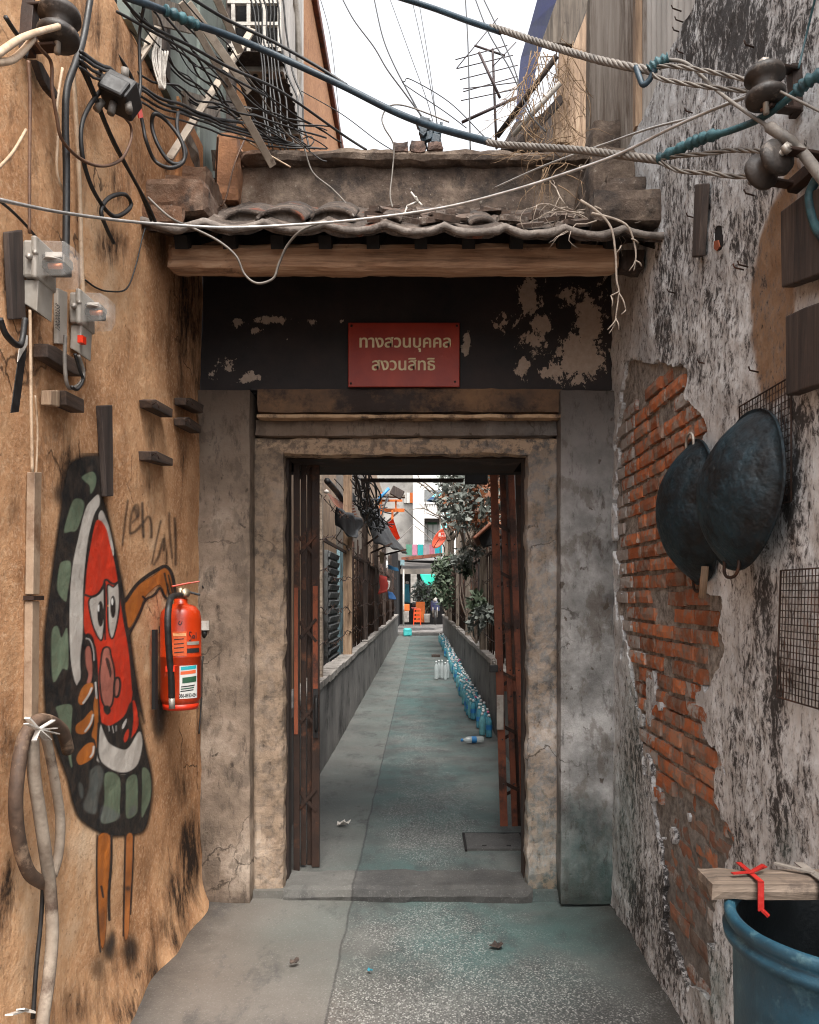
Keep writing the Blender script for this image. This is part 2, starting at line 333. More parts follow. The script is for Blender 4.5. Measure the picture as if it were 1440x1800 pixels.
M['galv']=worn('galvanised_steel',C(128,120,112),C(178,170,160),.5,.5,scale=14,dirt=C(110,90,74),dirt_at=.64)
M['white']=worn('dirty_white_paint',C(176,168,158),C(208,202,194),.7,scale=7,dirt=C(120,108,98),dirt_at=.6)
M['greyplastic']=worn('grey_plastic',C(134,126,116),C(160,152,142),.55,scale=18,dirt=C(110,94,78),dirt_at=.66,bump=.08)
M['silver']=worn('silver_wire',C(150,146,142),C(190,186,182),.4,.6,scale=30,bump=.1)
M['redpaint']=worn('red_gloss_paint',C(196,38,18),C(214,56,26),.35,scale=10,dirt=C(140,30,18),dirt_at=.66,bump=.06)
# ================================================================== the setting: ground, alley path
def floor_mesh(x0,x1,ys,zf,step,name,m,edge=0.):
    mb=MB(); nx=max(2,int((x1-x0)/step)); xs=[x0+(x1-x0)*i/nx for i in range(nx+1)]
    vs=[(x,y,zf(x,y)) for y in ys for x in xs]; n=nx+1
    mb.add(vs,[(j*n+i,j*n+i+1,(j+1)*n+i+1,(j+1)*n+i) for j in range(len(ys)-1) for i in range(nx)],True)
    if edge:
        k=len(vs); mb.add([(x,ys[0],zf(x,ys[0])) for x in xs]+[(x,ys[0],-edge) for x in xs],[(n+i,n+i+1,i+1,i) for i in range(nx)])
    v=np.array([tuple(p) for p in mb.v]); d=np.maximum(v[:,1],.3); px=CX+v[:,0]/d*F; py=CY-(v[:,2]-H)/d*F
    agg=blobs(px,py,[(760,1640,170,70,.9),(820,1780,330,110,1.15),(760,1440,95,95,1.),(735,1300,60,80,.6),(790,1545,140,22,.9),(735,1200,40,60,.4)])
    teal=blobs(px,py,[(840,1640,280,110,1.),(760,1530,240,60,.9),(760,1400,180,120,.9),(740,1250,120,140,.85),(720,1150,60,60,.9),(600,1560,80,30,.7),(560,1640,120,40,.5)])
    warm=blobs(px,py,[(330,1700,220,200,1.),(480,1760,200,120,.6)])
    mb.at=dict(agg=agg,teal=teal,warm=warm); return mb
def zf0(x,y): return .012*fr((x,y,0),1.6)+.05*max(0,(abs(x)-.8)/.3)**2*(y>2)*.3
ys=[-1+.05*i for i in range(103)]
g=obj('ground',floor_mesh(-1.35,1.2,ys,zf0,.05,'ground',M['floor']),M['floor']); tag(g,kind='structure')
far=MB().add([(-120,-60,-.06),(120,-60,-.06),(120,160,-.06),(-120,160,-.06)],[(0,1,2,3)])
tag(obj('terrain',far,M['floor']),kind='structure')
def zf1(x,y): return .046+.008*fr((x,y,3),1.8)
ys=[4.02+.06*i for i in range(40)]+[6.4+.25*i for i in range(97)]
pth=obj('path',floor_mesh(-.86,.9,ys,zf1,.06,'path',M['floor'],.05),M['floor']); tag(pth,kind='structure')
# ================================================================== ochre house wall, left
def ldisp(y,z):
    a=.012*fr((y,z,1.),1.7,3)+.004*fr((y,z,4.),9,3)
    if z<.45: a+=(.45-z)**2*.25*(1+.8*MN.noise((y*3,z*5,2)))
    return a
mb=MB(); Y0,Y1,Z1=.2,4.0,3.57; ny,nz=152,143
vs=[]
for j in range(nz+1):
    for i in range(ny+1):
        y=Y0+(Y1-Y0)*i/ny; z=Z1*j/nz; zz=z
        if j==nz: zz+=.02*MN.noise((y*7,0,0))
        vs.append((XL+ldisp(y,z),y,zz))
n=ny+1
mb.add(vs,[(j*n+i,j*n+i+1,(j+1)*n+i+1,(j+1)*n+i) for j in range(nz) for i in range(ny)],True)
mb.add([(XL,Y0,Z1),(XL,Y1,Z1),(XL-.25,Y1,Z1),(XL-.25,Y0,Z1),(XL,Y0,0),(XL-.25,Y0,0)],[(0,1,2,3),(4,0,3,5)])
v=np.array([tuple(p) for p in mb.v]); px=CX+v[:,0]/v[:,1]*F; py=CY-(v[:,2]-H)/v[:,1]*F
LEFT_STAINS=[(205,330,22,70,.7),(198,430,30,45,.9),(150,270,16,120,.5),(170,60,14,70,.7),(60,180,10,160,.55),(110,830,45,70,.75),(55,640,28,60,.8),(95,760,24,40,.55),
 (332,540,30,150,.95),(318,640,9,120,.6),(300,560,7,70,.6),(350,700,9,150,.6),(352,1180,9,190,.9),(336,1500,24,75,1.15),(318,1570,30,60,1.),(300,1640,40,45,.75),(262,1720,40,60,.7),(225,1780,40,40,.8),
 (318,1380,25,55,.6),(15,1560,22,70,.9),(10,1300,14,90,.55),(45,1700,30,60,.5),(12,470,14,100,.6),(25,900,12,60,.4),(250,840,12,35,.35),(295,985,26,30,.5),(120,1500,20,60,.3),(70,100,14,60,.6),(20,240,10,160,.6),(215,90,30,90,.55),(240,300,40,50,.5),(120,30,60,50,.6),(60,1780,60,60,.6),(150,1770,60,50,.55),(240,1690,50,50,.6),(8,1650,30,120,.6),(300,600,30,50,.35),(264,768,14,34,.55),(322,800,12,40,.6),(262,850,14,30,.45),(105,760,18,40,.6),(88,690,26,26,.5),(185,900,10,40,.4),(60,580,16,40,.5),(140,700,14,40,.4),(225,600,10,60,.35),(250,320,20,40,.5),(285,420,14,60,.5)]
mb.at=dict(grime=blobs(px,py,LEFT_STAINS))
LH=thing('ochre_house','old ochre plastered house wall with stains, meters and spray paint','house',(XL,1.2,0))
obj('wall',mb,M['left'],LH)
# dark fissure at the foot of the wall by the gate
# ================================================================== weathered house wall, right
BRICK=[(1098,632),(1200,640),(1196,690),(1240,738),(1232,790),(1215,880),(1205,960),(1240,1040),(1262,1052),(1264,1175),(1222,1225),(1236,1290),(1275,1345),(1292,1450),(1282,1500),(1268,1580),(1250,1680),(1238,1760),(1205,1730),(1168,1640),(1158,1470),(1142,1380),(1122,1240),(1092,1130),(1080,960),(1082,850),(1090,740)]
HOLE=[(1256,396),(1270,398),(1272,430),(1264,444),(1255,436)]
def rdisp(y,z): return .010*fr((y,z,7.),2.2,4)+.006*fr((y,z,9.),14,3)+(.02*max(0,.5-z) )
mb=MB(); Y0,Y1,Z1=1.0,4.02,3.52; ny,nz=242,282; n=ny+1; vs=[]
for j in range(nz+1):
    for i in range(ny+1):
        y=Y0+(Y1-Y0)*i/ny; z=Z1*j/nz; zz=z+(.03*MN.noise((y*9,3,0)) if j==nz else 0)
        vs.append((XR-rdisp(y,z),y,zz))
v=np.array(vs); fc=np.array([[j*n+i,j*n+i+1,(j+1)*n+i+1,(j+1)*n+i] for j in range(nz) for i in range(ny)])
ce=v[fc].mean(1); jx=np.array([14*fr(c,9,4) for c in ce]); jy=np.array([16*fr(c+5,9,4) for c in ce])
cpx=CX+ce[:,0]/ce[:,1]*F; cpy=CY-(ce[:,2]-H)/ce[:,1]*F
gone=inside(cpx+jx,cpy+jy,BRICK)|inside(cpx,cpy,HOLE)
patch=np.array([fr(c+11,11,4) for c in ce]); lump=np.array([fr(c+21,4.5,3) for c in ce]); gone&=~((lump>.42)&(cpy>1180))
px=CX+v[:,0]/v[:,1]*F; py=CY-(v[:,2]-H)/v[:,1]*F
keep=[tuple(f[::-1]) for f in fc[~gone]]
mb.add(vs,keep,True)
# thickness of the broken plaster edge
def soften(vs,keep):
    from collections import Counter
    ec=Counter(frozenset(e) for f in keep for e in zip(f,f[1:]+f[:1])); nb={}
    for e,k in ec.items():
        if k==1:
            a,b=tuple(e); nb.setdefault(a,[]).append(b); nb.setdefault(b,[]).append(a)
    V=[Vector(v) for v in vs]
    for it in range(3):
        W=[v.copy() for v in V]
        for a,l in nb.items():
            if Y0+.02<V[a].y<Y1-.02 and .02<V[a].z<Z1-.05: W[a]=V[a]*.4+sum((V[b] for b in l),Vector())/len(l)*.6
        V=W
    for a in nb:
        if Y0+.02<V[a].y<Y1-.02 and .02<V[a].z<Z1-.05: n_=MN.noise_vector(V[a]*70); V[a]+=Vector((.003*n_.x,.005*n_.y,.005*n_.z))
    return [tuple(v) for v in V]
vs=soften(vs,keep); mb.v[:len(vs)]=[Vector(v) for v in vs]
from collections import Counter
ec=Counter(); dr={}
for f in keep:
    for a,b in zip(f,f[1:]+f[:1]): ec[frozenset((a,b))]+=1; dr[frozenset((a,b))]=(a,b)
ev=[];ef=[]
for k,cnt in ec.items():
    if cnt==1:
        a,b=dr[k]
        if any(Y0+.01<vs[q][1]<Y1-.01 and .01<vs[q][2]<Z1-.05 for q in(a,b)):
            q=len(ev); A,B=Vector(vs[a]),Vector(vs[b]); d=Vector((.05,0,0)); ev+=[A,B,B+d,A+d]; ef.append((q+1,q,q+3,q+2))
k0=len(mb.v); mb.add(ev,ef)
allv=np.array([tuple(p) for p in mb.v]); px=CX+allv[:,0]/allv[:,1]*F; py=CY-(allv[:,2]-H)/allv[:,1]*F
gr=blobs(px,py,[(1290,60,150,110,.95),(1220,520,90,120,.4),(1280,560,70,90,.35),(1330,900,60,200,.35),(1320,1300,60,200,.4),(1400,60,60,120,.5),(1180,330,25,120,.5),(1230,290,70,150,.45),(1205,420,45,70,.6),(1180,480,30,120,.65),(1300,420,40,80,.5),(1165,560,22,90,.8),(1230,640,45,60,.6),(1330,330,30,110,.55),(1400,740,60,60,.7),(1395,860,28,160,.85),(1290,700,50,50,.3),
 (1345,1060,22,90,.85),(1360,1230,24,140,.85),(1370,1420,60,120,.6),(1300,1480,60,60,.5),(1120,1380,30,200,.55),(1180,1600,60,160,.75),(1260,1700,60,120,.45),(1120,1580,30,140,.7),(1330,1120,10,100,.4)])
TAN=[(1395,265),(1372,330),(1350,380),(1332,440),(1318,520),(1320,580),(1330,660),(1340,700),(1358,715),(1380,690),(1400,670),(1400,560),(1396,470),(1400,380),(1410,300)]
jt=np.array([5*fr(c,20,3) for c in allv]); tan=np.clip(np.where(inside(px+jt,py+jt,TAN),1,-1)*edge_dist(px+jt,py+jt,TAN)/6+.5,0,1)
teal=blobs(px,py,[(1095,1450,26,130,.8),(1110,1250,20,120,.4),(1255,1740,30,70,.6),(1385,1490,20,30,.5)])
gr=np.where(tan>.3,gr*.2,gr)
mb.at=dict(grime=gr,tan=tan,teal=teal)
RH=thing('weathered_house','tall weathered white plaster wall with black streaks and exposed brick patch','house',(XR,2.,0))
obj('wall',mb,M['right'],RH)
# brickwork showing where the plaster has fallen
mb=MB(); rnd=[]; dirt=[]; veil=[]; z=.02; row=0
while z<2.35:
    h=.054+R.uniform(-.004,.004); y=2.0+(row%2)*.12+R.uniform(-.02,.02)
    while y<4.0:
        L=R.choice([.225,.225,.115,.21]); c=(XR,y+L/2,z+h/2); ppx,ppy=px_of(c)
        a=np.array([ppx]); b=np.array([ppy])
        if inside(a,b,BRICK)[0] or edge_dist(a,b,BRICK)[0]<32:
            dep=(R.uniform(-.005,.006) if inside(a,b,BRICK)[0] else .022)+(0.012 if ppy>1400 else 0); k=len(mb.v)
            if R.random()<.93:
                rz=R.uniform(-.004,.004)
                mb.rough(XR+dep+.002,XR+dep+.09,y+.004,y+L-.004,z+rz,z+h+rz,.03,.0032,26,.004)
                nn=len(mb.v)-k; rv=R.random()*(.7 if ppy<1250 else 1); dv=min(1,max(0,(ppy-1290)/260))+(.35 if ppx<1110 else 0)+R.uniform(-.15,.15)+(R.uniform(.3,.6) if R.random()<.25 else 0)
                rnd+=[rv]*nn; dirt+=[dv]*nn; veil+=[max(0,1-edge_dist(a,b,BRICK)[0]/34)*.55+(.2 if ppx<1120 else 0)]*nn
        y+=L+.009
    z+=h+.011; row+=1
bw=obj('exposed_brickwork',mb,M['brick'],RH,attrs=dict(rnd=rnd,dirt=dirt,veil=veil))
mb=MB(); vs=[]; ny2,nz2=100,120
for j in range(nz2+1):
    for i in range(ny2+1):
        y=2.0+2.0*i/ny2; z=2.8*j/nz2; vs.append((XR+.017+.010*fr((y,z,2),16,4),y,z))
n=ny2+1; mb.add(vs,[(j*n+i,(j+1)*n+i,(j+1)*n+i+1,j*n+i+1) for j in range(nz2) for i in range(ny2)],True)
v=np.array(vs); ppy=CY-(v[:,2]-H)/v[:,1]*F
obj('mortar_bed',mb,M['mortar'],bw,attrs=dict(dirt=np.clip((ppy-1300)/250,0,1)))
obj('core',MB().bx(XR+.1,XR+.3,1.0,4.02,0,3.5),M['mortar'],RH)
# upper storey siding, right
def corrugated(x,y0,y1,z0,z1,pitch,amp):
    mb=MB(); n=int((y1-y0)/pitch*6); vs=[]
    for i in range(n+1):
        y=y0+(y1-y0)*i/n; xx=x+amp*math.sin(2*math.pi*i/6); vs+=[(xx,y,z0+.01*MN.noise((y*5,0,0))),(xx,y,z1)]
    return mb.add(vs,[(2*i,2*i+1,2*i+3,2*i+2) for i in range(n)],True)
M['siding']=worn('pale_siding',C(150,144,138),C(190,184,178),.7,.1,scale=3,dirt=C(112,98,86),dirt_at=.57,stretch=(1,2,.35))
obj('siding',corrugated(XR+.03,2.2,3.55,3.5,6.2,.07,.008),M['siding'],RH)
mb=MB().bx(XR+.02,XR+.12,3.56,4.6,3.45,6.2); obj('upper_wall',mb,worn('pale_render',C(128,116,104),C(186,176,166),.9,scale=3,dirt=C(92,76,62),dirt_at=.55,stretch=(1,2,.4),bump=.6),RH)
obj('corner_board',MB().bx(XR-.005,XR+.05,3.53,3.575,3.52,6.2),M['tanwood'],RH)
# ================================================================== gatehouse
G=thing('gatehouse','old rendered gateway with tiled eave, timber beam and stepped gable walls','gateway',(0,4.0,0))
def gpart(name,mb,m,rim=0.,**k):
    if 'gate_render' in m.name: mb.at=dict(rim=np.full(len(mb.v),rim))
    return obj(name,mb,m,G,**k)
def gx(px,D): return (px-CX)/F*D
def gz(py,D): return H-(py-CY)/F*D
YA,YB=3.95,4.05
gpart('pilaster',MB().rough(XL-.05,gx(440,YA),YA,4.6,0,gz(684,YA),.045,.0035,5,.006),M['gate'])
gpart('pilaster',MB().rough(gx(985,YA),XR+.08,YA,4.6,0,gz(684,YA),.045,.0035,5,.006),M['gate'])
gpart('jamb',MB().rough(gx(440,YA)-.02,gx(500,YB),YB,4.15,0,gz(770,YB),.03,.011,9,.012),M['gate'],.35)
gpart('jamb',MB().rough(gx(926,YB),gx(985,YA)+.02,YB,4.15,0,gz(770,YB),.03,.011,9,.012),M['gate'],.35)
M['framewood']=worn('dark_frame_wood',C(30,23,20),C(62,46,38),.85,scale=6,dirt=C(92,74,62),dirt_at=.6,stretch=(1,1,.3))  # dark brown boards on the reveals and lintel underside
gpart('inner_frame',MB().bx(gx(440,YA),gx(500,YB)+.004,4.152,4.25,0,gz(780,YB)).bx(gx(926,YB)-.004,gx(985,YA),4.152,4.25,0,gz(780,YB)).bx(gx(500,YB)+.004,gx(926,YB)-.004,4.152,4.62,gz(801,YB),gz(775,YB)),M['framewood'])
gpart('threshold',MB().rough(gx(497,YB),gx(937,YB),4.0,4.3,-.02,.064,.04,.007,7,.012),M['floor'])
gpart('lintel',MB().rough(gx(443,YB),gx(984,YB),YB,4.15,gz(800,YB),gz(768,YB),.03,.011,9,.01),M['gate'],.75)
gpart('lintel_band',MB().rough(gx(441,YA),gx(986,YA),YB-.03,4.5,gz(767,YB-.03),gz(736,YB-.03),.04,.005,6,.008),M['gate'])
M['ledge']=worn('pale_ledge',C(150,118,88),C(196,166,134),.85,scale=12,dirt=C(70,54,44),dirt_at=.56)
gpart('cornice',MB().rough(gx(450,3.96),gx(990,3.96),3.955,4.3,gz(735,3.96),gz(728,3.96),.03,.003,9,.003),M['ledge'])
M['band']=worn('brown_band',C(74,58,48),C(128,98,72),.9,scale=5,dirt=C(52,42,38),dirt_at=.5,bump=.5)
gpart('entablature_band',MB().rough(gx(450,3.99),gx(992,3.99),3.985,4.5,gz(727,3.99),gz(681,3.99),.04,.005,6,.01),M['band'])
# frieze with peeling paint
mb=MB(); vs=[]; nx,nz=150,60; x0,x1=XL-.02,XR+.05; z0,z1=gz(686,4.0),3.34
for j in range(nz+1):
    for i in range(nx+1): x=x0+(x1-x0)*i/nx; z=z0+(z1-z0)*j/nz; vs.append((x,4.0+.005*fr((x,z,0),4),z))
n=nx+1; mb.add(vs,[(j*n+i,j*n+i+1,(j+1)*n+i+1,(j+1)*n+i) for j in range(nz) for i in range(nx)],True)
v=np.array(vs); fx=CX+v[:,0]/v[:,1]*F; fy=CY-(v[:,2]-H)/v[:,1]*F
peel=blobs(fx,fy,[(418,565,12,9,.9),(475,563,40,9,.8),(450,580,14,8,.8),(550,565,9,7,.9),(440,665,26,12,.85),(405,640,26,20,.55),(375,655,10,14,.8),(930,520,22,38,1.05),(950,570,24,24,.9),(890,565,30,25,.55),(1005,520,30,30,.62),(1035,570,26,55,1.1),(1020,630,45,45,1.1),(985,655,50,20,.7),(918,645,14,22,.95),(975,650,14,25,.9),(820,605,8,26,1.),(885,435,8,8,.6),(940,600,40,40,.6),(1060,520,16,60,.5),(600,563,6,5,.9)])
gpart('frieze',mb,M['frieze'],attrs=dict(peel=peel))
gpart('core_wall',MB().bx(XL-.02,XR+.05,4.03,4.6,gz(690,4),3.55),M['dark'])
# lean-to eave: timber beam, rafters, wavy tiles
mb=MB(); bz0,bz1=gz(471,3.3),gz(424,3.3); vs=[]; nx=70
mb.rough(XL+.04,gx(1092,3.3),3.3,3.42,bz0,bz1,.03,.006,7,.012); gpart('timber_beam',mb,M['beam'])
mb=MB().rough(gx(1094,3.3),XR-.01,3.34,3.45,bz0+.01,bz1-.01,.04,.006,7,.012); gpart('beam_end',mb,M['darkwood'])
mb=MB()
for k in range(11):
    x=XL+.12+k*.19; mb.beam((x,3.24,bz1-.03),(x,4.0,bz1+.36),.05,.05)
gpart('rafters',mb,M['dark'])
gpart('soffit_board',MB().add([(XL,3.22,bz1-.0),(XR,3.22,bz1-.0),(XR,4.0,bz1+.40),(XL,4.0,bz1+.40)],[(0,1,2,3)]),M['dark'])
def eave_z(x): return H-(0)+(.0)
def tile_z(x,y):
    py=392+ (x-XL)/(XR-XL)*16; z0=H+(CY-py)/F*3.15
    ph=(x-XL)/.232; w=ph-math.floor(ph); wave=-.028*abs(math.sin(math.pi*w))**.8+.016
    return z0+wave+(y-3.15)*.56
mb=MB(); nx,nyy=200,26; vs=[]
for j in range(nyy+1):
    y=3.15+.9*j/nyy
    for i in range(nx+1):
        x=XL-.01+(XR-XL+.02)*i/nx; vs.append((x,y,tile_z(x,y)+.004*fr((x,y,2),14,3)+.006*(j%5==0)))
n=nx+1; fs=[(j*n+i,j*n+i+1,(j+1)*n+i+1,(j+1)*n+i) for j in range(nyy) for i in range(nx)]
k=len(vs); lo=[Vector(p)-Vector((0,-.006,.03+.012*abs(fr(p,9,2)))) for p in vs[:n]]
fs+=[(k+i,k+i+1,i+1,i) for i in range(nx)]
lo2=[Vector((p[0],4.05,tile_z(p[0],4.05)-.03)) for p in vs[:n]]; fs+=[(k+i,k+n+i,k+n+i+1,k+i+1) for i in range(nx)]
mb.add(vs+lo+lo2,fs,True); rf=gpart('roof',mb,M['tile'])
M['pale_edge']=worn('lit_edge_mortar',C(88,80,74),C(134,124,116),.95,scale=16,dirt=C(74,64,58),dirt_at=.58,bump=.9,fine=60)  # eave edge gets its skylight as a paler colour; mortar plugs share it
eb=MB(); vs=[]
for i in range(241):
    x=XL-.01+(XR-XL+.02)*i/240; z=tile_z(x,3.15)+.004*fr((x,3,2),14,3); h=.015+.014*abs(fr((x,1,1),9,2)); vs+=[(x,3.135,z+.004),(x,3.135,z-h),(x,3.16,z-h),(x,3.19,z+.028)]
eb.add(vs,[(4*i+a,4*i+b,4*i+4+b,4*i+4+a) for i in range(240) for a,b in((1,0),(2,1),(0,3))],True); obj('eave_edge',eb,M['pale_edge'],rf)
# rounded cover tiles and broken pieces lying on the slope
mb=MB()
for cpx,w in((445,34),(505,34),(590,30),(690,15),(765,17),(845,20),(900,13)):
    x=gx(cpx,3.45); y=3.28+R.random()*.05; z=tile_z(x,y)+.006
    n=10; L=.32; vs=[]; r=w/F*3.4
    for j in range(6):
        yy=y+L*j/5
        for i in range(n+1):
            a=math.pi*i/n; q=Vector((x+r*math.cos(a)*1.25,yy,z+r*.62*math.sin(a)+(yy-y)*.56)); vs.append(q+MN.noise_vector(q*12)*.006)
    ct=MB().add(vs,[(j*(n+1)+i,(j+1)*(n+1)+i,(j+1)*(n+1)+i+1,j*(n+1)+i+1) for j in range(5) for i in range(n)],True); o=obj('cover_tile',ct,M['tile'],rf); pg_=MB().add([v+Vector((0,.03,0)) for v in vs[:n+1]]+[Vector((x,y+.03,z-.03))],[(i+1,i,n+1) for i in range(n)]); obj('mortar_plug',pg_,M['pale_edge'],o); sm=o.modifiers.new('thick','SOLIDIFY'); sm.thickness=.014
for k in range(60):
    x=R.uniform(-.2,.78); y=R.uniform(3.25,3.75); z=tile_z(x,y)+.02
    mb.box((x,y,z),(R.uniform(.03,.13),R.uniform(.02,.08),R.uniform(.008,.025)),Matrix.Rotation(R.uniform(-.5,.5),3,'Z')@Matrix.Rotation(R.uniform(.2,.7),3,'X'))
bt_=obj('tile_rubble',mb,worn('broken_tile',C(56,48,43),C(104,84,72),.95,scale=20,dirt=C(150,140,130),dirt_at=.6,bump=.9,fine=50),rf); tag(bt_,kind='stuff')
# parapet above
ZP=gz(292,4.02)
gpart('parapet',MB().rough(gx(388,4.05),gx(1062,4.05),4.02,4.32,3.2,ZP+.01,.05,.012,5,.01),M['parapet'])
gpart('parapet_cap',MB().rough(gx(420,4.0),gx(1045,4.0),3.965,4.36,ZP,gz(263,3.98),.035,.016,7,.014),M['parapet'])
def steps(sgn,name):
    mb=MB(); X=XL if sgn<0 else XR; e=.05
    def blk(pxi,y0,y1,z0,z1,st=.04):
        a,b=sorted((X+sgn*e,pxi)); mb.rough(a,b,y0,y1,z0,z1,st,.011,8,.012)
    if sgn<0:
        blk(gx(372,3.3),3.2,3.45,gz(392,3.3),gz(330,3.3)); blk(gx(352,3.4),3.42,3.62,gz(372,3.5),gz(300,3.4)); blk(gx(365,3.6),3.6,4.03,gz(370,3.6),gz(285,3.6)); blk(gx(335,3.25),3.16,3.22,gz(400,3.2),gz(365,3.2))
    else:
        blk(gx(1035,3.25),3.18,3.42,gz(404,3.25),gz(345,3.25)); blk(gx(1062,3.4),3.4,3.6,gz(372,3.4),gz(306,3.4)); blk(gx(1040,3.6),3.58,4.03,gz(370,3.6),gz(262,3.6)); blk(gx(1042,3.9),3.9,4.2,gz(300,3.9),gz(205,3.9))
    gpart(name,mb,M['parapet'])
steps(-1,'gable_step'); steps(1,'gable_step')
gpart('end_pier',MB().rough(gx(383,4.0),gx(424,4.0),3.93,4.1,gz(365,4.),gz(246,4.),.04,.01,8,.01),worn('orange_pier',C(112,78,56),C(160,112,78),.95,scale=6,dirt=C(66,52,44),dirt_at=.52,bump=.7))
gpart('passage_ceiling',MB().bx(XL,XR,4.6,4.72,gz(832,4.66),3.4),M['dark'])
gpart('transom_board',MB().bx(gx(634,5.2),gx(857,5.2),5.2,5.26,gz(833,5.2),3.2).bx(gx(818,5.2),gx(857,5.2),5.18,5.25,gz(850,5.2),gz(830,5.2)),M['dark'])
gpart('transom_bar',MB().bx(gx(634,5.25),gx(815,5.25),5.27,5.31,gz(846,5.25),gz(840,5.25)),M['darkwood'])
# ================================================================== spray-painted mural on the ochre wall
def cs(k,ox,oy,pts): return [(ox+x/k,oy+y/k) for x,y in pts]
def A(*p): return cs(3.4605,0,780,p)      # traced outlines, two enlargements of the wall
def B(*p): return cs(3.,0,1200,p)
def Tg(*p): return cs(9.,200,860,p)
stp=1.5
gxs=np.arange(66,318,stp); gys=np.arange(796,1725,stp); qx,qy=np.meshgrid(gxs,gys); nX,nY=len(gxs),len(gys)
colr=np.zeros(qx.shape+(3,)); alp=np.zeros(qx.shape)
def lay(a,c):
    global colr,alp
    c=np.array(C(*c)[:3]); a=a[...,None]; colr[:]=colr*(1-a)+c*a; alp[:]=alp*(1-a[...,0])+a[...,0]
def chk(p,closed=True,it=2):
    if closed and len(p)>4:
        return [(v.x,v.y) for v in crom([Vector((x,y,0)) for x,y in p],4,True)]
    for _ in range(it):
        n=len(p); o=[] if closed else [p[0]]
        for i in range(n if closed else n-1):
            (x0,y0),(x1,y1)=p[i],p[(i+1)%n]; o+=[(x0*.75+x1*.25,y0*.75+y1*.25),(x0*.25+x1*.75,y0*.25+y1*.75)]
        if not closed: o.append(p[-1])
        p=o
    return p
def fill(poly,c,soft=1.4,al=1.):
    poly=chk(poly)
    d=edge_dist(qx,qy,poly); s=np.where(inside(qx,qy,poly),d,-d); lay(al*np.clip(s/soft+.5,0,1),c)
def stroke(poly,w,c=(24,20,20),soft=1.6,al=1.,closed=False):
    poly=chk(poly,closed); d=edge_dist(qx,qy,poly,closed); lay(al*np.clip((w/2-d)/soft+.5,0,1),c)
def spray(x,y,rx,ry,c=(30,25,24),al=.8): lay(al*np.exp(-(((qx-x)/rx)**2+((qy-y)/ry)**2)**1.4),c)
K=(11,10,10); GR=(98,112,90); WH=(194,186,176); RD=(208,46,6); OR=(176,98,26); PK=(170,100,84)
out=A((420,130),(520,85),(600,110),(625,300),(650,390),(690,560),(740,800),(775,1000),(800,1180),(830,1400),(880,1700))+B((735,150),(770,330),(805,500),(800,640),(770,770),(700,805),(560,805),(430,730),(385,640),(350,500),(290,330),(245,170))+A((275,1640),(265,1400),(270,1150),(300,900),(340,600),(380,330))
for x,y in((155,815),(140,830),(118,868),(175,812)): spray(x,y,22,20,al=.85)
fill(out,K,7)
for p in(A((500,200),(560,170),(585,200),(580,260),(552,305),(545,255),(515,228)),A((450,340),(505,345),(510,400),(470,520),(430,533),(390,535),(415,430)),A((375,720),(425,715),(432,780),(412,900),(400,960),(350,890),(360,760)),
  A((320,1130),(352,1112),(375,1180),(410,1125),(415,1360),(380,1370),(325,1450),(312,1250)),A((345,1600),(435,1590),(432,1700),(370,1690),(352,1640)),B((312,150),(372,120),(382,250),(372,300),(330,225)),B((350,330),(386,360),(381,480)),
  B((555,480),(630,500),(632,640),(625,715),(560,742),(532,722),(552,620)),B((670,510),(720,490),(727,620),(720,690),(668,712),(665,600)),B((752,450),(790,480),(795,600),(762,690),(747,700),(750,560))): fill(p,GR,1.6)
for p in(B((478,460),(530,440),(545,500),(520,600),(503,690),(440,660),(470,560)),B((412,520),(440,540),(438,620),(418,590))): fill(p,(84,88,84),4,.8)
for p in(B((545,650),(628,690),(622,718),(560,742),(530,722)),B((680,665),(720,640),(720,690),(675,712))): fill(p,(96,98,100),5,.6)
fill(A((600,310),(606,370),(570,440),(530,620),(505,900),(505,1100),(490,1430),(460,1455),(430,1300),(425,1000),(440,760),(480,560),(520,400),(560,340)),WH)
fill(A((620,405),(655,480),(672,540),(692,640),(690,682),(668,672),(655,560),(600,460)),WH)
fill(A((590,465),(640,500),(668,600),(700,740),(720,860),(745,1050),(790,1300),(806,1500),(780,1620),(700,1722),(640,1715),(612,1650),(585,1240),(515,1145),(515,930),(520,900),(530,760),(560,580)),RD)
fill(A((805,1570),(830,1600),(838,1700),(800,1790),(770,1780)),RD)
for p in(A((545,945),(600,912),(630,870),(636,1000),(630,1150),(612,1196),(570,1120),(545,1010)),A((655,860),(690,872),(722,852),(726,1000),(702,1140),(680,1186),(660,1120),(655,950))): fill(p,WH); stroke(p,3.,K,1.5,1,True)
for x,y,rx,ry in((612,1035,20,78),(688,992,17,68)):
    e=A(*[(x+rx*math.cos(t*.4),y+ry*math.sin(t*.4)) for t in range(16)]); fill(e,K)
for x,y in((600,1000),(684,960)):
    e=A(*[(x+6*math.cos(t*.8),y+22*math.sin(t*.8)) for t in range(8)]); fill(e,(220,216,210),1.)
stroke(A((520,920),(560,935),(600,915),(630,870),(640,815),(690,862),(728,835)),4.2)
stroke(A((640,850),(640,1190)),3.)
stroke(A((725,840),(745,1000),(790,1260),(808,1500)),3.)
def Eh(*p): return cs(4.083,120,1080,p)
nose=Eh((240,350),(255,255),(290,245),(302,300),(325,400),(325,520),(310,640),(275,665),(245,600),(232,450)); stroke(nose,6.5,K,1.8,1,True); fill(nose,PK)
fill(Eh((268,320),(290,320),(312,410),(302,455),(288,400)),K,1.2,.9); fill(Eh((255,660),(290,655),(308,690),(285,722),(258,700)),K,2)
ck=Eh((345,470),(360,465),(366,510),(355,575),(340,580),(338,520)); stroke(ck,8,K,1.6,1,True); fill(ck,PK)
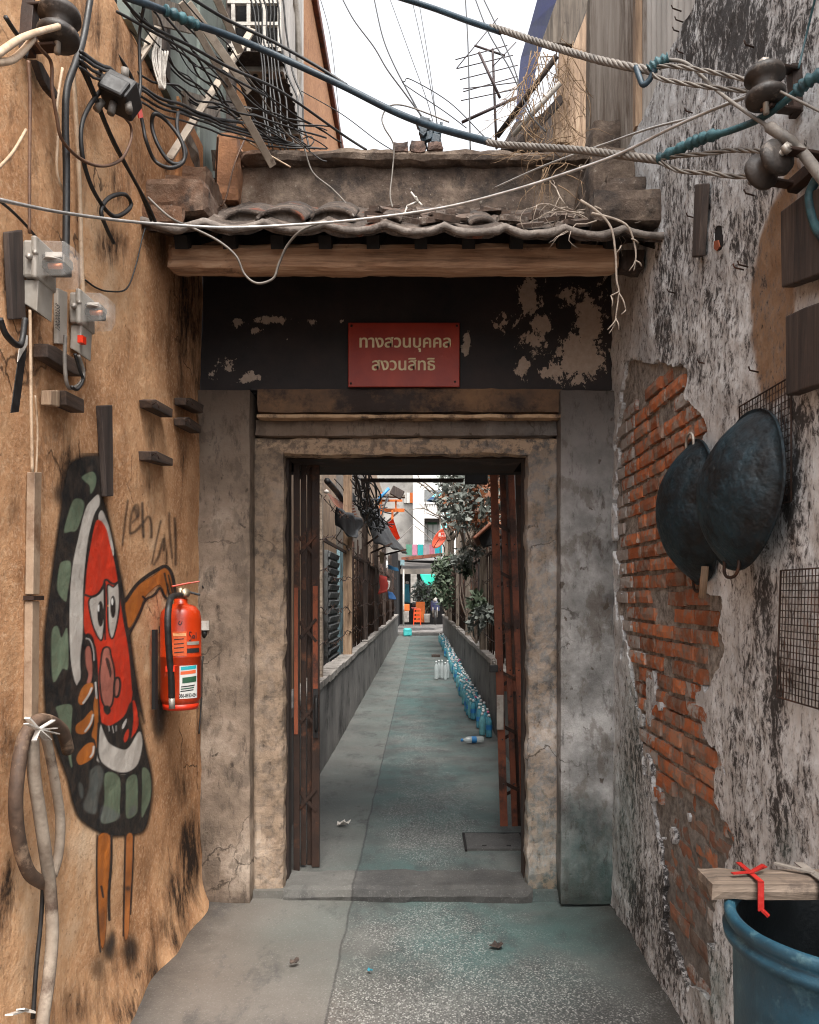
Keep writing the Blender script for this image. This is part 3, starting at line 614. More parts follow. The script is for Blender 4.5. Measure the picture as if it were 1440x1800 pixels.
fill(Eh((235,790),(265,870),(300,930),(390,970),(440,950),(510,840),(532,930),(500,1070),(430,1140),(360,1142),(220,1060),(205,1020),(220,900)),WH,1.8)
fill(Eh((238,780),(300,798),(400,730),(440,640),(467,640),(470,760),(450,900),(420,960),(380,965),(300,920),(262,860)),K,2)
fill(Eh((385,795),(425,735),(415,790),(388,832)),(206,200,194),1.)
for p in(Eh((290,800),(296,835)),Eh((318,803),(326,850)),Eh((345,800),(345,835))): stroke(p,1.6,(190,184,178),1.2,.8)
fill(Eh((395,880),(435,805),(437,880),(405,930)),RD); fill(Eh((465,648),(480,640),(504,790),(460,872),(470,760)),RD)
fill(Eh((60,520),(90,450),(85,330),(100,190),(140,135),(185,180),(192,330),(190,450),(215,600),(222,850),(205,1040),(150,1120),(40,1100),(20,930),(30,700)),K,2)
fill(Eh((124,255),(150,228),(166,290),(172,420),(160,492),(135,490),(146,430),(128,360)),PK,1.6); stroke(Eh((128,172),(160,180),(184,260),(186,330)),1.8,(196,190,184),1.3)
fill(Eh((193,590),(212,605),(216,850),(205,960),(192,900),(168,868),(188,780),(182,660)),OR,1.4); stroke(Eh((196,490),(204,600)),3,(196,190,184),1.4)
for f,h in(((( 85,560),(120,505),(170,492),(176,540),(120,632),(90,650),(72,620)),((168,530),(148,580),(108,636))),(((58,795),(110,752),(165,690),(181,720),(170,790),(120,855),(62,850)),((177,722),(164,782),(122,840))),(((70,1000),(130,932),(180,922),(190,960),(176,1028),(92,1080),(62,1050)),((184,950),(178,1000),(160,1022)))):
    fill(Eh(*f),OR,1.5); stroke(Eh(*h),3.4,(208,200,192),1.4)
stroke(B((520,215),(512,400),(560,450),(630,482),(690,475),(742,430)),4)
fill(B((520,808),(580,808),(582,930),(568,1100),(563,1250),(552,1375),(532,1380),(516,1100),(515,950)),OR,1.6); stroke(B((514,806),(510,1000),(518,1300),(530,1420)),2.8); stroke(B((588,806),(588,960),(574,1120),(578,1250)),4.4); stroke(B((535,1075),(545,1130)),4)
fill(B((666,812),(702,812),(700,1000),(690,1100),(680,1320),(656,1340),(656,1100),(662,950)),(178,104,44),1.6); stroke(B((662,806),(656,1100),(652,1335)),2.8); stroke(B((706,806),(700,1000),(688,1220)),2.8); spray(*B((675,1085))[0],6,5)
for x,y,rx,ry,al in((192,1668,11,20,.8),(230,1668,14,24,.7),(172,1700,14,24,.45),(180,1620,6,30,.5),(198,1650,6,16,.7),(280,1268,12,34,.8),(283,1240,12,20,.7),(325,985,10,20,.55),(330,965,7,16,.45)): spray(x,y,rx,ry,al=al)  # blobs under the extinguisher: its shadow painted as black spray
fill(A((765,960),(830,868),(950,790),(1000,752),(1042,790),(1058,880),(1045,930),(1020,850),(1012,930),(985,880),(960,862),(882,935),(850,1015),(790,1120),(772,1060)),OR,1.8)
stroke(A((765,955),(830,855),(900,800),(960,765),(1010,738),(1050,790),(1066,905)),6.2); stroke(A((788,1155),(850,1040),(882,945),(940,925),(978,862),(1000,930),(1040,955)),4.2); stroke(A((1002,790),(1022,890),(1040,940)),3.2); stroke(A((1025,800),(1055,930)),3.); stroke(A((870,930),(885,945)),4)
for p,w,al in((((225,180),(180,500),(140,880)),3.2,.6),(((300,520),(400,420),(400,270),(350,235),(290,350),(258,560),(262,690)),4.2,.5),(((280,700),(360,660),(430,570)),4.5,.65),(((345,300),(380,420)),7,.5),(((455,220),(460,500),(472,750)),4.6,.7),(((480,520),(545,410),(600,500),(600,760)),4.2,.6),
  (((745,500),(680,800),(605,1170)),2.8,.6),(((640,1190),(720,1050),(800,720),(790,960)),4.2,.6),(((880,380),(885,640),(925,1080)),3.8,.5),(((965,460),(985,800),(980,1190)),4.6,.55),(((800,720),(840,1050)),3,.4)): stroke(Tg(*p),w,(58,52,50),2.8,al)
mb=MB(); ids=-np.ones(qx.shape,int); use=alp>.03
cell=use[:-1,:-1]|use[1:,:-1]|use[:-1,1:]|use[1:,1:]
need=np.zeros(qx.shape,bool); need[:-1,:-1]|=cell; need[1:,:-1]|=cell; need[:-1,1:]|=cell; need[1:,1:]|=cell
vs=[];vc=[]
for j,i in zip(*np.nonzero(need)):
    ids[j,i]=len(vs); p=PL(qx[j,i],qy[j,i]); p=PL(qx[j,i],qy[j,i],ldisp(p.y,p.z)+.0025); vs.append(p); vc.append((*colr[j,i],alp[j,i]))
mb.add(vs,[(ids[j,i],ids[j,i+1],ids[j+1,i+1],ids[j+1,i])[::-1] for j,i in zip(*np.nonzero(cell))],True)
m=Mat('spray_paint',.75); m.col(m.mix(m.mr(m.noise(26,8,.7),.4,.7,0,.13),m.attr('paint','Color'),C(150,120,96)))
n60=m.noise(70,6,.7); m.put(m.ma('MULTIPLY',m.attr('paint','Alpha'),m.mr(m.ma('ADD',n60,m.ma('MULTIPLY',m.attr('paint','Alpha'),.35)),.4,.52,.25,1)),m.b.inputs['Alpha']); m.bump(m.noise(75,7,.72),.5,.006); M['spray']=m.m
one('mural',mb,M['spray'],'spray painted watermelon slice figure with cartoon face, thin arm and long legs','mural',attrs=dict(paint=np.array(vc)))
# ================================================================== text
def text_mb(body,size,fn,align='CENTER',ext=.0,bold=0.,squeeze=1.):
    c=bpy.data.curves.new('lettering','FONT'); c.body=body; c.size=size; c.align_x=align; c.align_y='CENTER'; c.offset=bold; c.resolution_u=3
    o=bpy.data.objects.new('lettering',c); COL.objects.link(o); dg=bpy.context.evaluated_depsgraph_get(); dg.update()
    me=bpy.data.meshes.new_from_object(o.evaluated_get(dg)); mb=MB()
    mb.add([fn(v.co.x*squeeze,v.co.y) for v in me.vertices],[tuple(p.vertices) for p in me.polygons])
    bpy.data.objects.remove(o); bpy.data.curves.remove(c); bpy.data.meshes.remove(me); return mb
M['gold']=worn('cream_lettering',C(206,184,140),C(232,216,178),.6,scale=20)
D=3.965; sg=thing('sign','red enamel sign with two lines of cream Thai lettering above the doorway','sign',(gx(710,D),D,gz(622,D)))
m=Mat('sign_red',.5); b=m.mix(m.mr(m.noise(7,6,.6),.35,.7),C(134,30,8),C(164,48,16)); b=m.mix(m.mr(m.noise(30,9,.75),.64,.7,0,.6),b,C(206,120,104)); m.col(b); m.bump(m.noise(14,5,.6),.25,.01); M['signred']=m.m
obj('board',MB().bx(gx(612,D),gx(808,D),D,D+.012,gz(680,D),gz(567,D)),M['signred'],sg,bev=.003)
for s,px,py,sz,bo in(('ทางสวนบุคคล',712,602,.082,.0009),('สงวนสิทธิ',709,642,.082,.0006)):
    t=text_mb(s,sz,lambda x,y,px=px,py=py:Vector((gx(px,D)+x,D-.003,gz(py,D)+y)),bold=bo); w=[v.x for v in t.v]; k=((.44 if px==712 else .305)/(max(w)-min(w)))
    for v in t.v: v.x=gx(px,D)+(v.x-(max(w)+min(w))/2)*k
    t.add([v+Vector((.0022,-.0004,.0008)) for v in t.v],list(t.f)); obj('lettering',t,M['gold'],sg)
for px,py in((617,674),(800,671),(618,573),(803,573)): obj('screw',MB().lathe([(0,-.004),(.005,-.004),(.006,0)],(gx(px,D),D,gz(py,D)),(0,1,0),8),M['iron'],sg)
# ================================================================== fire extinguisher
ec=Vector((-.985,3.36,0)); zb,zt=gz(1240,3.36),gz(1062,3.36)
fe=thing('fire_extinguisher','red fire extinguisher with black hose hung on the ochre wall','fire extinguisher',(ec.x,ec.y,zb))
r=.082
m=Mat('extinguisher_red',.32); m.col(m.mix(m.mr(m.noise(14,9,.75),.56,.66),m.mix(m.noise(4),C(158,40,8),C(182,56,16)),C(190,84,62))); m.bump(m.noise(25,4,.6),.06,.004); M['extred']=m.m
prof=[(.0,zb+.004),(.055,zb),(.074,zb+.012),(r,zb+.035),(r,zb+.2),(r+.002,zb+.203),(r,zb+.206),(r,zt-.06),(r*.93,zt-.03),(r*.7,zt-.008),(.032,zt),(.027,zt+.004),(.027,zt+.022),(.0,zt+.023)]
obj('cylinder',MB().lathe(prof,(ec.x,ec.y,0),n=40),M['extred'],fe)
obj('foot_ring',MB().lathe([(.06,zb-.012),(.07,zb-.012),(.074,zb+.012),(.06,zb+.01)],(ec.x,ec.y,0),n=30),M['redpaint'],fe)
M['brass']=worn('dull_brass',C(120,104,84),C(176,160,136),.4,.7,scale=30)
vt=zt+.022
vl=obj('valve',MB().lathe([(.02,vt),(.02,vt+.02),(.015,vt+.024),(.015,vt+.045),(0,vt+.046)],(ec.x,ec.y,0),n=16).lathe([(0,0),(.019,0),(.019,.012),(0,.013)],(ec.x+.02,ec.y-.01,vt+.024),(.7,-1,0),16),M['brass'],fe)
obj('handle',MB().beam((ec.x-.035,ec.y-.01,vt+.05),(ec.x+.035,ec.y+.02,vt+.066),.022,.008).beam((ec.x+.03,ec.y+.018,vt+.064),(ec.x+.07,ec.y+.03,vt+.072),.02,.006),M['extred'],fe,bev=.003)
obj('lower_grip',MB().beam((ec.x+.0,ec.y,vt+.036),(ec.x+.075,ec.y+.02,vt+.016),.018,.01),M['black'],fe,bev=.003)
hz=[PL(px,py,o) for px,py,o in((318,1046,.10),(303,1049,.17),(297,1065,.19),(295,1095,.195),(297,1140,.195),(301,1190,.195),(302,1226,.19))]
hs_=obj('hose',MB().tube(hz,.0115,10,sub=8),M['black'],fe)
obj('nozzle',MB().tube([hz[-1],hz[-1]+Vector((.001,0,-.04))],.011,12),M['galv'],hs_)
obj('hose_clip',MB().bx(hz[5].x-.016,hz[5].x+.016,hz[5].y-.012,hz[5].y+.02,hz[5].z+.02,hz[5].z+.04),M['redpaint'],fe)
obj('wall_bracket',MB().bx(XL,ec.x-.06,ec.y-.015,ec.y+.015,zt-.12,zt-.09).bx(XL+.005,XL+.02,ec.y-.12,ec.y-.09,zb,zt-.1),M['dark'],fe)
va=math.atan2(-ec.y,-ec.x)
def cyl(a,z,e=.0012): return Vector((ec.x+(r+e)*math.cos(a),ec.y+(r+e)*math.sin(a),z))
def patch(a0,a1,z0,z1,e=.0012,n=10,sl=0.):
    mb=MB(); vs=[]
    for i in range(n+1):
        a=a0+(a1-a0)*i/n; vs+=[cyl(a,z0+sl*i/n,e),cyl(a+sl*1.5,z1+sl*i/n,e)]
    return mb.add(vs,[(2*i,2*i+2,2*i+3,2*i+1) for i in range(n)])
dg_=math.radians
def fz(py): return gz(py,3.29)
st=obj('sticker',patch(va-dg_(3),va+dg_(50),fz(1228),fz(1170)),worn('paper_sticker',C(196,196,190),C(216,214,208),.6),fe)
M['teal']=worn('turquoise_ink',C(30,150,160),C(50,180,186),.6); M['ink']=worn('black_ink',C(24,24,24),C(40,38,38),.6); M['green_ink']=worn('green_ink',C(30,70,50),C(44,92,64),.6); M['orange_ink']=worn('orange_ink',C(206,84,44),C(222,110,66),.6)
for z0,z1,mm,a0,a1 in((1178,1172,'teal',2,46),(1186,1180,'orange_ink',1,44),(1201,1191,'green_ink',6,46),(1208,1206,'ink',3,40),(1212,1210,'green_ink',2,38),(1216,1214,'ink',1,36)):
    obj('print',patch(va+dg_(a0-2),va+dg_(a1),fz(z0),fz(z1),.002,8,.004),M[mm],st)
obj('lettering',text_mb('086-8933-054',.021,lambda x,y:cyl(va+dg_(21)+x/r,fz(1223)+y,.002),bold=.0006,squeeze=.62),M['ink'],st)
lb=obj('label',patch(va-dg_(23),va+dg_(16),fz(1153),fz(1110)),worn('orange_label',C(196,78,34),C(212,98,48),.5),fe)
obj('print',patch(va-dg_(21),va+dg_(14),fz(1118),fz(1113),.002),worn('pale_orange',C(216,150,96),C(226,170,120),.6),lb)
for z in(1124,1132,1139,1147): obj('print',patch(va-dg_(18),va+dg_(8),fz(z+.8),fz(z-.8),.002,8,.003),M['ink'],lb)
obj('band_label',patch(va+dg_(17),va+dg_(60),fz(1134),fz(1128)),M['greyplastic'],fe); obj('band_label',patch(va+dg_(17),va+dg_(60),fz(1148),fz(1140)),M['ink'],fe)
def scrib(pts,w=.0016): return MB().tube([cyl(va+dg_(a),fz(y),.001) for a,y in pts],w,5,sub=4)
obj('handwriting',scrib([(30,1112),(25,1111),(24,1116),(29,1119),(28,1125),(23,1126)]).add(*(lambda t:(t.v,t.f))(scrib([(38,1117),(34,1118),(34,1122),(38,1121),(39,1117),(40,1123)]))).add(*(lambda t:(t.v,t.f))(scrib([(46,1112),(46,1123)]))).add(*(lambda t:(t.v,t.f))(scrib([(-2,1091),(-6,1096),(0,1098),(4,1092)]))),M['ink'],fe)
pl=PL(358,1100,.02)
sw=thing('cable_connector','small white connector on the cable right of the fire extinguisher','connector',pl)
obj('shell',MB().rough(pl.x-.015,pl.x+.03,pl.y-.02,pl.y+.02,pl.z-.02,pl.z+.025,.02,.002),M['white'],sw); obj('plug',MB().lathe([(.014,0),(.016,-.02),(.008,-.04)],(pl.x+.005,pl.y,pl.z-.02)),M['black'],sw)
# ================================================================== electricity meters
m=Mat('clear_cover',.06); m.b.inputs['Base Color'].default_value=C(210,206,200); m.b.inputs['Alpha'].default_value=.16; m.b.inputs['Roughness'].default_value=.05; m.b.inputs['Specular IOR Level'].default_value=.8; M['clear']=m.m
def meter(label,x0,x1,xc,y0,y1,zt,zb,zt2):
    """grey base plate, clear cover over the works, sloping terminal box below"""
    t=thing('electricity_meter',label,'electricity meter',(x0,y0,zb)); c=.02; ym=(y0+y1)/2
    obj('base',MB().bx(x0,x1,y0,y1,zt2,zt),M['greyplastic'],t,bev=.008)
    obj('cover_rim',MB().bx(x1-.004,x1+.012,y0-.008,y1+.008,zt2-.004,zt+.008),M['greyplastic'],t,bev=.006)
    cv=MB(); q=lambda x,yy,zz:Vector((x,yy,zz)); a=x1+.013; e=.03
    ring=lambda x,k:[q(x,y0+k,zt2+k),q(x,y1-k,zt2+k),q(x,y1-k,zt-k*.6),q(x,y0+k,zt-k*.6)]
    cv.add(ring(a,.002)+ring(xc-.02,.004)+ring(xc,.022),[(0,1,5,4),(1,2,6,5),(2,3,7,6),(3,0,4,7),(4,5,9,8),(5,6,10,9),(6,7,11,10),(7,4,8,11),(8,9,10,11)]); obj('glass_cover',cv,M['clear'],t,bev=.004)
    w=obj('works',MB().bx(a,xc-.03,y0+.02,y1-.02,zt2+.03,zt-.03),M['black'],t,bev=.004)
    obj('disc',MB().lathe([(.0,0),(.026,0),(.026,.003),(0,.003)],(a+.03,y0+.022,zt2+.05),(0,0,1),20),M['galv'],w)
    obj('dial_plate',MB().bx(a+.012,xc-.028,y0+.014,y0+.0195,zt2+.06,zt-.028),M['white'],w); obj('dial_plate',MB().bx(xc-.0295,xc-.026,y0+.025,y1-.025,zt2+.05,zt-.03),M['galv'],w)
    obj('coil',MB().tube([q(a+.02,y0+.018,zt2+.036),q(a+.055,y0+.018,zt2+.036)],.008,10),worn('copper_coil',C(160,86,50),C(196,120,80),.4,.6),w)
    for zz in(zt2+.055,): obj('screw',MB().lathe([(0,-.012),(.007,-.012),(.009,-.004),(.009,0)],(x1-.006,y0-.006,(zt+zt2)/2),(0,1,0),10).lathe([(0,0),(.006,0),(.006,.012),(0,.012)],(x1+.008,y0-.012,(zt+zt2)/2+.012),(0,1,0),10),M['galv'],t)
    xb=x1+.004; obj('terminal_box',MB().add([q(x0,y0+.012,zb+.02),q(xb-.03,y0+.012,zb+.02),q(xb,y0+.012,zb),q(xb+.004,y0+.012,zt2-.002),q(x0,y0+.012,zt2-.002)]+[q(x0,y1-.006,zb+.02),q(xb-.03,y1-.006,zb+.02),q(xb,y1-.006,zb),q(xb+.004,y1-.006,zt2-.002),q(x0,y1-.006,zt2-.002)],[(0,1,2,3,4),(9,8,7,6,5),(0,5,6,1),(1,6,7,2),(2,7,8,3),(3,8,9,4),(4,9,5,0)]),M['greyplastic'],t,bev=.004)
    return t
d1,d2=2.16,2.46
meter('upper electricity meter with larger clear cover nearest the left picture edge',XL+.018,-1.022,-.925,d1,d1+.105,gz(420,d1),gz(552,d1+.03),gz(487,d1))
m2=meter('lower electricity meter with red tag, beside the numbered strip',XL+.012,-1.032,-.945,d2,d2+.1,gz(512,d2),gz(626,d2+.03),gz(567,d2))
p=PL(143,598,.05); obj('red_tag',MB().rough(p.x-.004,p.x+.012,p.y-.02,p.y+.006,p.z-.012,p.z+.01,.008,.002),M['redpaint'],m2)
def wallpiece(name,pts,off,th,m,label,cat,group=None,edge=0.):
    """a board fixed to the left wall: its outline as seen, given its thickness off the wall"""
    mb=MB().prism([PL(x,y,off) for x,y in pts],(th,0,0)); return one(name,mb,m,label,cat,group,bev=.003)
wallpiece('meter_board',[(4,408),(30,404),(36,560),(12,562)],.004,.016,M['darkwood'],'dark upright board behind the upper electricity meter','board')
ns=thing('number_strip','grey strip with a long number standing beside the lower meter','number strip',PL(102,606,.01))
obj('strip',MB().prism([PL(94,506,.006),PL(111,514,.006),PL(110,606,.006),PL(94,604,.006)],(.014,0,0)),M['greyplastic'],ns,bev=.002)
o0=PL(102,558,.0235); obj('lettering',text_mb('130200358',.040,lambda x,y:o0+Vector((0,-y,x)),bold=.0004,squeeze=.42),M['ink'],ns)
wallpiece('wood_block',[(58,604),(72,608),(124,640),(124,662),(108,658),(58,628)],.006,.04,M['darkwood_y'],'long dark wood block below the two meters','wood block','wood blocks nailed to the ochre wall')
wb=wallpiece('wood_block',[(88,686),(122,702),(123,726),(90,712)],.006,.045,M['darkwood_y'],'dark wood block with a pale nailed piece beside it','wood block','wood blocks nailed to the ochre wall')
obj('pale_piece',MB().prism([PL(72,686,.008),PL(88,686,.008),PL(87,716,.008),PL(71,712,.008)],(.03,0,0)),M['tanwood'],wb,bev=.003)
for pts,lab in(([(244,703),(252,702),(283,719),(282,734),(246,717)],'dark wood block on bare plaster, upper of two in line'),([(306,699),(318,700),(340,712),(338,727),(307,712)],'top block of the stacked pair beside the gate pilaster'),([(305,735),(312,733),(335,748),(334,762),(306,748)],'bottom block of the stacked pair beside the gate pilaster'),([(242,793),(254,793),(283,806),(283,819),(243,809)],'short wood block with a bent nail above the scrawled graffiti')):
    o=wallpiece('wood_block',pts,.004,.05,M['darkwood_y'],lab,'wood block','wood blocks nailed to the ochre wall')
    c=PL(sum(p[0] for p in pts)/len(pts)+6,sum(p[1] for p in pts)/len(pts)-3,.056); obj('nail',MB().tube([c,c+Vector((.02,-.004,.012)),c+Vector((.026,.004,-.012))],.0022,5),M['iron'],o)
wallpiece('wood_strip',[(168,713),(188,712),(190,872),(178,873)],.004,.02,M['darkwood'],'tall dark wood strip above the painted figure','wood strip')
wallpiece('wood_strip',[(52,105),(62,110),(94,170),(90,175),(74,158),(64,140)],.01,.02,M['darkwood'],'slanting dark wood strip high on the left wall','wood strip')
tp=thing('tape_strip','long black and white tape strip dangling below the upper meter','tape',PL(30,600,.08))
obj('white_end',MB().prism([PL(38,585,.07),PL(48,590,.07),PL(47,606,.07),PL(30,636,.07),PL(32,620,.07)],(.002,0,0)),M['white'],tp); obj('black_end',MB().prism([PL(31,632,.068),PL(46,612,.068),PL(32,724,.068),PL(18,726,.068)],(.002,0,0)),M['black'],tp)
# conduit with clips, and hose coil
M['pipe']=worn('pale_pipe',C(132,108,88),C(168,144,120),.6,scale=10,dirt=C(110,80,58),dirt_at=.6)
cd_=thing('conduit','pale square conduit running down the wall to the coiled hose','conduit',PL(48,1265,0))
obj('trunking',MB().prism([PL(47,830,.003),PL(60,830,.003),PL(56,1045,.003),PL(44,1045,.003)],(.022,0,0)),M['pipe'],cd_,bev=.002); obj('trunking',MB().prism([PL(43,1057,.003),PL(56,1057,.003),PL(54,1265,.003),PL(41,1265,.003)],(.022,0,0)),M['pipe'],cd_,bev=.002)
obj('clip',MB().prism([PL(41,1047,.003),PL(60,1047,.003),PL(60,1055,.003),PL(41,1055,.003)],(.028,0,0)),M['iron'],cd_)
def Lp(pts): return [PL(x,y,o) for x,y,o in pts]
M['hose']=worn('dusty_brown_hose',C(58,44,36),C(104,82,66),.7,scale=14,dirt=C(150,126,104),dirt_at=.58,bump=.3); M['palehose']=worn('chalky_hose',C(104,88,74),C(164,150,134),.8,scale=9,dirt=C(84,66,54),dirt_at=.56,bump=.4)
hc=thing('garden_hose','thick brown hose coiled and tied to the wall in the lower left corner','hose',PL(70,1290,.03))
obj('coil',MB().tube(Lp([(120,1320,.05),(110,1285,.06),(88,1268,.06),(64,1268,.06),(42,1300,.06),(30,1370,.06),(28,1430,.055),(36,1490,.05),(52,1535,.05),(76,1553,.05)]),.0175,12,sub=6),M['hose'],hc)
obj('coil',MB().tube(Lp([(74,1275,.04),(84,1310,.045),(96,1370,.045),(106,1440,.045),(103,1500,.045),(92,1540,.045)]),.0135,12,sub=6),M['palehose'],hc)
obj('tail',MB().tube(Lp([(57,1300,.07),(60,1360,.075),(70,1430,.075),(80,1500,.075),(88,1560,.07),(92,1640,.07),(86,1720,.07),(76,1790,.07),(74,1830,.07)]),.0165,12,sub=6),M['palehose'],hc)
mb=MB()
for dx,dy in((-22,-10),(26,-16),(34,8),(20,18),(-8,20),(30,-2)): mb.beam(PL(68,1282,.09),PL(68+dx,1282+dy,.1),.012,.003)
mb.beam(PL(48,1262,.085),PL(82,1300,.09),.014,.005); obj('tie',mb,M['white'],hc)
obj('spout',MB().tube(Lp([(76,1553,.045),(72,1620,.04),(64,1700,.04),(58,1790,.04)]),.006,8,sub=4),M['black'],hc)
tp2=MB(); 
for dx in(-14,-4,8): tp2.beam(PL(44,1776,.03),PL(44+dx*2,1770+abs(dx),.045),.02,.004)
one('rag',tp2,M['white'],'pale rag tied round the pipe at the foot of the wall','rag')
# ================================================================== cables
def pt(e):
    if e[0]=='L': return PL(e[1],e[2],e[3])
    if e[0]=='R': return PR(e[1],e[2],e[3])
    return P(*e)
M['cable_brown']=worn('brown_cable',C(74,50,36),C(112,80,58),.6,scale=20); M['cable_cream']=worn('cream_cable',C(166,138,110),C(196,172,146),.6,scale=20,dirt=C(110,84,62),dirt_at=.6); M['cable_blue']=worn('blue_black_cable',C(22,34,44),C(40,60,72),.5,scale=12); M['cable_teal']=worn('teal_tape_cable',C(24,56,64),C(52,92,98),.6,scale=16,dirt=C(24,34,38),dirt_at=.56,bump=.4); M['cable_grey']=worn('grey_cable',C(84,78,72),C(126,118,110),.6,scale=20)
def cable(pts,r,m,label,group=None,name='cable',sub=7,n=6,wob=0.):
    q=crom([pt(e) for e in pts],sub)
    if wob: q=[v+MN.noise_vector(v*6)*wob for v in q]
    return one(name,MB().tube(q,r,n),M[m],label,'cable',group)
def LL(off,*p): return [('L',x,y,off) for x,y in p]
GB='cables on the ochre wall'
cable(LL(.05,(160,-10),(147,67),(133,110),(118,157),(115,217),(117,300),(116,443),(114,470)),.011,'black','thickest black cable running straight down past the upper meter',GB)
cable(LL(.02,(128,120),(130,147),(135,233),(140,333),(143,450),(146,520)),.0075,'cable_cream','cream conduit pipe running straight down to the lower meter',GB)
cable(LL(.03,(50,107),(53,167),(52,283),(52,410)),.005,'cable_brown','thin brown cable dropping from the slanting wood strip to the upper meter',GB)
cable(LL(.07,(60,70),(72,87),(90,110),(92,157),(100,207),(110,247),(143,280),(180,292),(213,280),(230,247),(230,222),(218,205)),.005,'cable_brown','slack brown cable looping under the black junction box',GB)
cable(LL(.06,(185,150),(157,187),(143,227),(147,283),(167,340),(200,380),(230,363),(220,342),(193,347),(178,370),(187,400),(200,427)),.007,'black','black cable ending in a frayed round loop beside the eave',GB)
cable(LL(.06,(143,105),(167,167),(193,233),(227,300),(260,360),(273,390)),.007,'black','black cable running diagonally to the left eave end, upper of a pair',GB)
cable(LL(.05,(137,108),(160,157),(200,253),(243,330),(266,388)),.006,'black','black cable running diagonally to the left eave end, lower of a pair',GB)
cable(LL(.03,(110,120),(100,187),(103,217),(100,300),(113,340)),.0045,'cable_cream','thin cream cable hooked beside the thickest black cable',GB)
cable(LL(.015,(46,228),(23,267),(-4,297)),.004,'cable_cream','short cream wire curving off the left picture edge',GB)
cable(LL(.012,(150,492),(168,505),(190,512),(222,508),(238,470),(250,420),(256,400)),.003,'black','thin wire sagging from the lower meter up to the eave',GB)
cable(LL(.02,(-2,352),(20,370),(45,395),(66,420)),.004,'black','thin dark cable slanting down behind the upper meter',GB)
cable(LL(.10,(10,30),(30,60),(48,75),(44,100)),.006,'black','short black cable beside the left spool insulator',GB)
cable(LL(.03,(53,545),(54,620),(55,720),(57,830)),.0045,'cable_cream','twisted cream cord entering the top of the conduit',GB)
cable(LL(.02,(62,695),(66,760),(63,850),(62,950)),.003,'cable_cream','thin cream cord hanging right beside the conduit',GB)
cable(LL(.09,(0,560),(12,590),(36,606),(44,560)),.008,'black','heavy black cable bending into the upper meter from the picture edge',GB)
cable(LL(.07,(115,590),(114,640),(120,680),(140,676),(147,655),(138,625)),.006,'cable_grey','grey cable looped under the lower meter',GB)
cable(LL(.09,(132,622),(140,650),(146,668),(136,684),(126,680)),.005,'black','black cable looped under the lower meter',GB)
cable(LL(.02,(356,1030),(366,1060),(366,1090)),.004,'black','black wire dropping to the white connector',GB)
cable(LL(.02,(357,1112),(364,1140),(356,1160),(354,1230),(350,1290)),.004,'black','dark wire hanging below the white connector',GB)
cable([(205,95,2.9),(233,140,3.0),(250,213,3.05),(257,247,3.05),(273,283,3.1),(300,295,3.1),(323,283,3.15),(320,250,3.15),(297,217,3.15),(273,200,3.1),(267,220,3.12),(277,253,3.12),(297,283,3.14),(317,287,3.16),(327,267,3.18),(313,233,3.18),(312,207,3.2),(320,197,3.3),(367,207,3.5),(430,216,3.8)],.0075,'black','black cable wound into a hanging coil under the shutters')
GS='cables strung across the alley mouth'
for k,(dy,dx,lab) in enumerate(((0,0,'topmost black cable of the bundle sagging toward the parapet'),(8,6,'second black cable of the bundle sagging toward the parapet'),(16,-4,'third black cable of the bundle sagging toward the parapet'),(28,4,'lowest black cable of the bundle sagging toward the parapet'))):
    cable([('L',140,92+dy,.1),(233+dx,143+dy,2.95),(300,178+dy,3.2),(360,203+dy*.8,3.45),(430,228+dy*.6,3.8),(500,247+dy*.4,4.0),(545+10*k,262,4.05)],.006-.0006*k,'black',lab,GS,wob=.012)
cable([(217,0,2.8),(260,43,2.9),(333,80,3.1),(400,117,3.3),(480,153,3.6),(530,185,3.8),(600,235,4.),(645,264,4.05)],.006,'black','long black cable sloping from the shutters down to the parapet middle',GS)
cable([(205,20,2.8),(262,52,2.9),(333,92,3.1),(400,132,3.3),(470,170,3.6)],.005,'black','short black cable running under the long sloping one',GS)
cable([(333,-6,3.),(400,35,3.2),(480,73,3.3),(560,118,3.35),(610,150,3.35)],.0065,'black','upper black cable running alongside the thick blue black cable',GS)
rr=random.Random(17)
for k in range(12):
    a=(rr.uniform(150,330),rr.uniform(-10,70),rr.uniform(2.9,3.3)); b=(rr.uniform(470,600),rr.uniform(225,262),rr.uniform(3.9,4.1)); t=[(a[0]+(b[0]-a[0])*u+rr.uniform(-10,10),a[1]+(b[1]-a[1])*u+rr.uniform(5,40)*u*(1-u)*4,a[2]+(b[2]-a[2])*u) for u in(0,.25,.5,.75,1)]
    cable(t,rr.choice([.003,.004,.0045]),'black','thin black wire in the loose tangle between the ochre house and the parapet','thin wires of the upper left tangle',wob=.03,n=5)
mA=thing('cable','thickest blue black cable crossing below the sky, taped near the left','cable',P(600,150,3.35),GS)
obj('core',MB().tube(crom([P(*e) for e in((215,-8,2.75),(255,6,2.85),(290,20,2.95),(335,40,3.05),(400,62,3.2),(480,95,3.3),(600,150,3.35),(690,195,3.3),(760,222,3.2),(862,250,3.))],7),.0135,8),M['cable_blue'],mA)
q=crom([P(290,18,2.94),P(318,31,3.),P(345,44,3.07)],10); obj('tape',MB().tube(q,[.017+.005*math.sin(i*1.3) for i in range(len(q))],9),M['cable_teal'],mA)
cable([(253,13,2.85),(245,67,2.9),(247,150,2.9),(240,178,2.85),(225,190,2.8)],.006,'black','black drop cable hanging down into the junction box',GS)
cable([(292,30,3.),(333,80,3.2),(372,144,3.4),(392,183,3.6),(414,208,3.8)],.005,'black','black wire crossing in front of the shutters',GS)
cable([(339,89,3.2),(389,139,3.5),(430,190,3.8),(470,235,4.)],.004,'black','black wire slanting behind the pale awning brackets',GS)
cable([(403,222,3.8),(450,258,3.9),(511,294,3.9)],.004,'cable_cream','tan wire drooping over the parapet corner',GS)
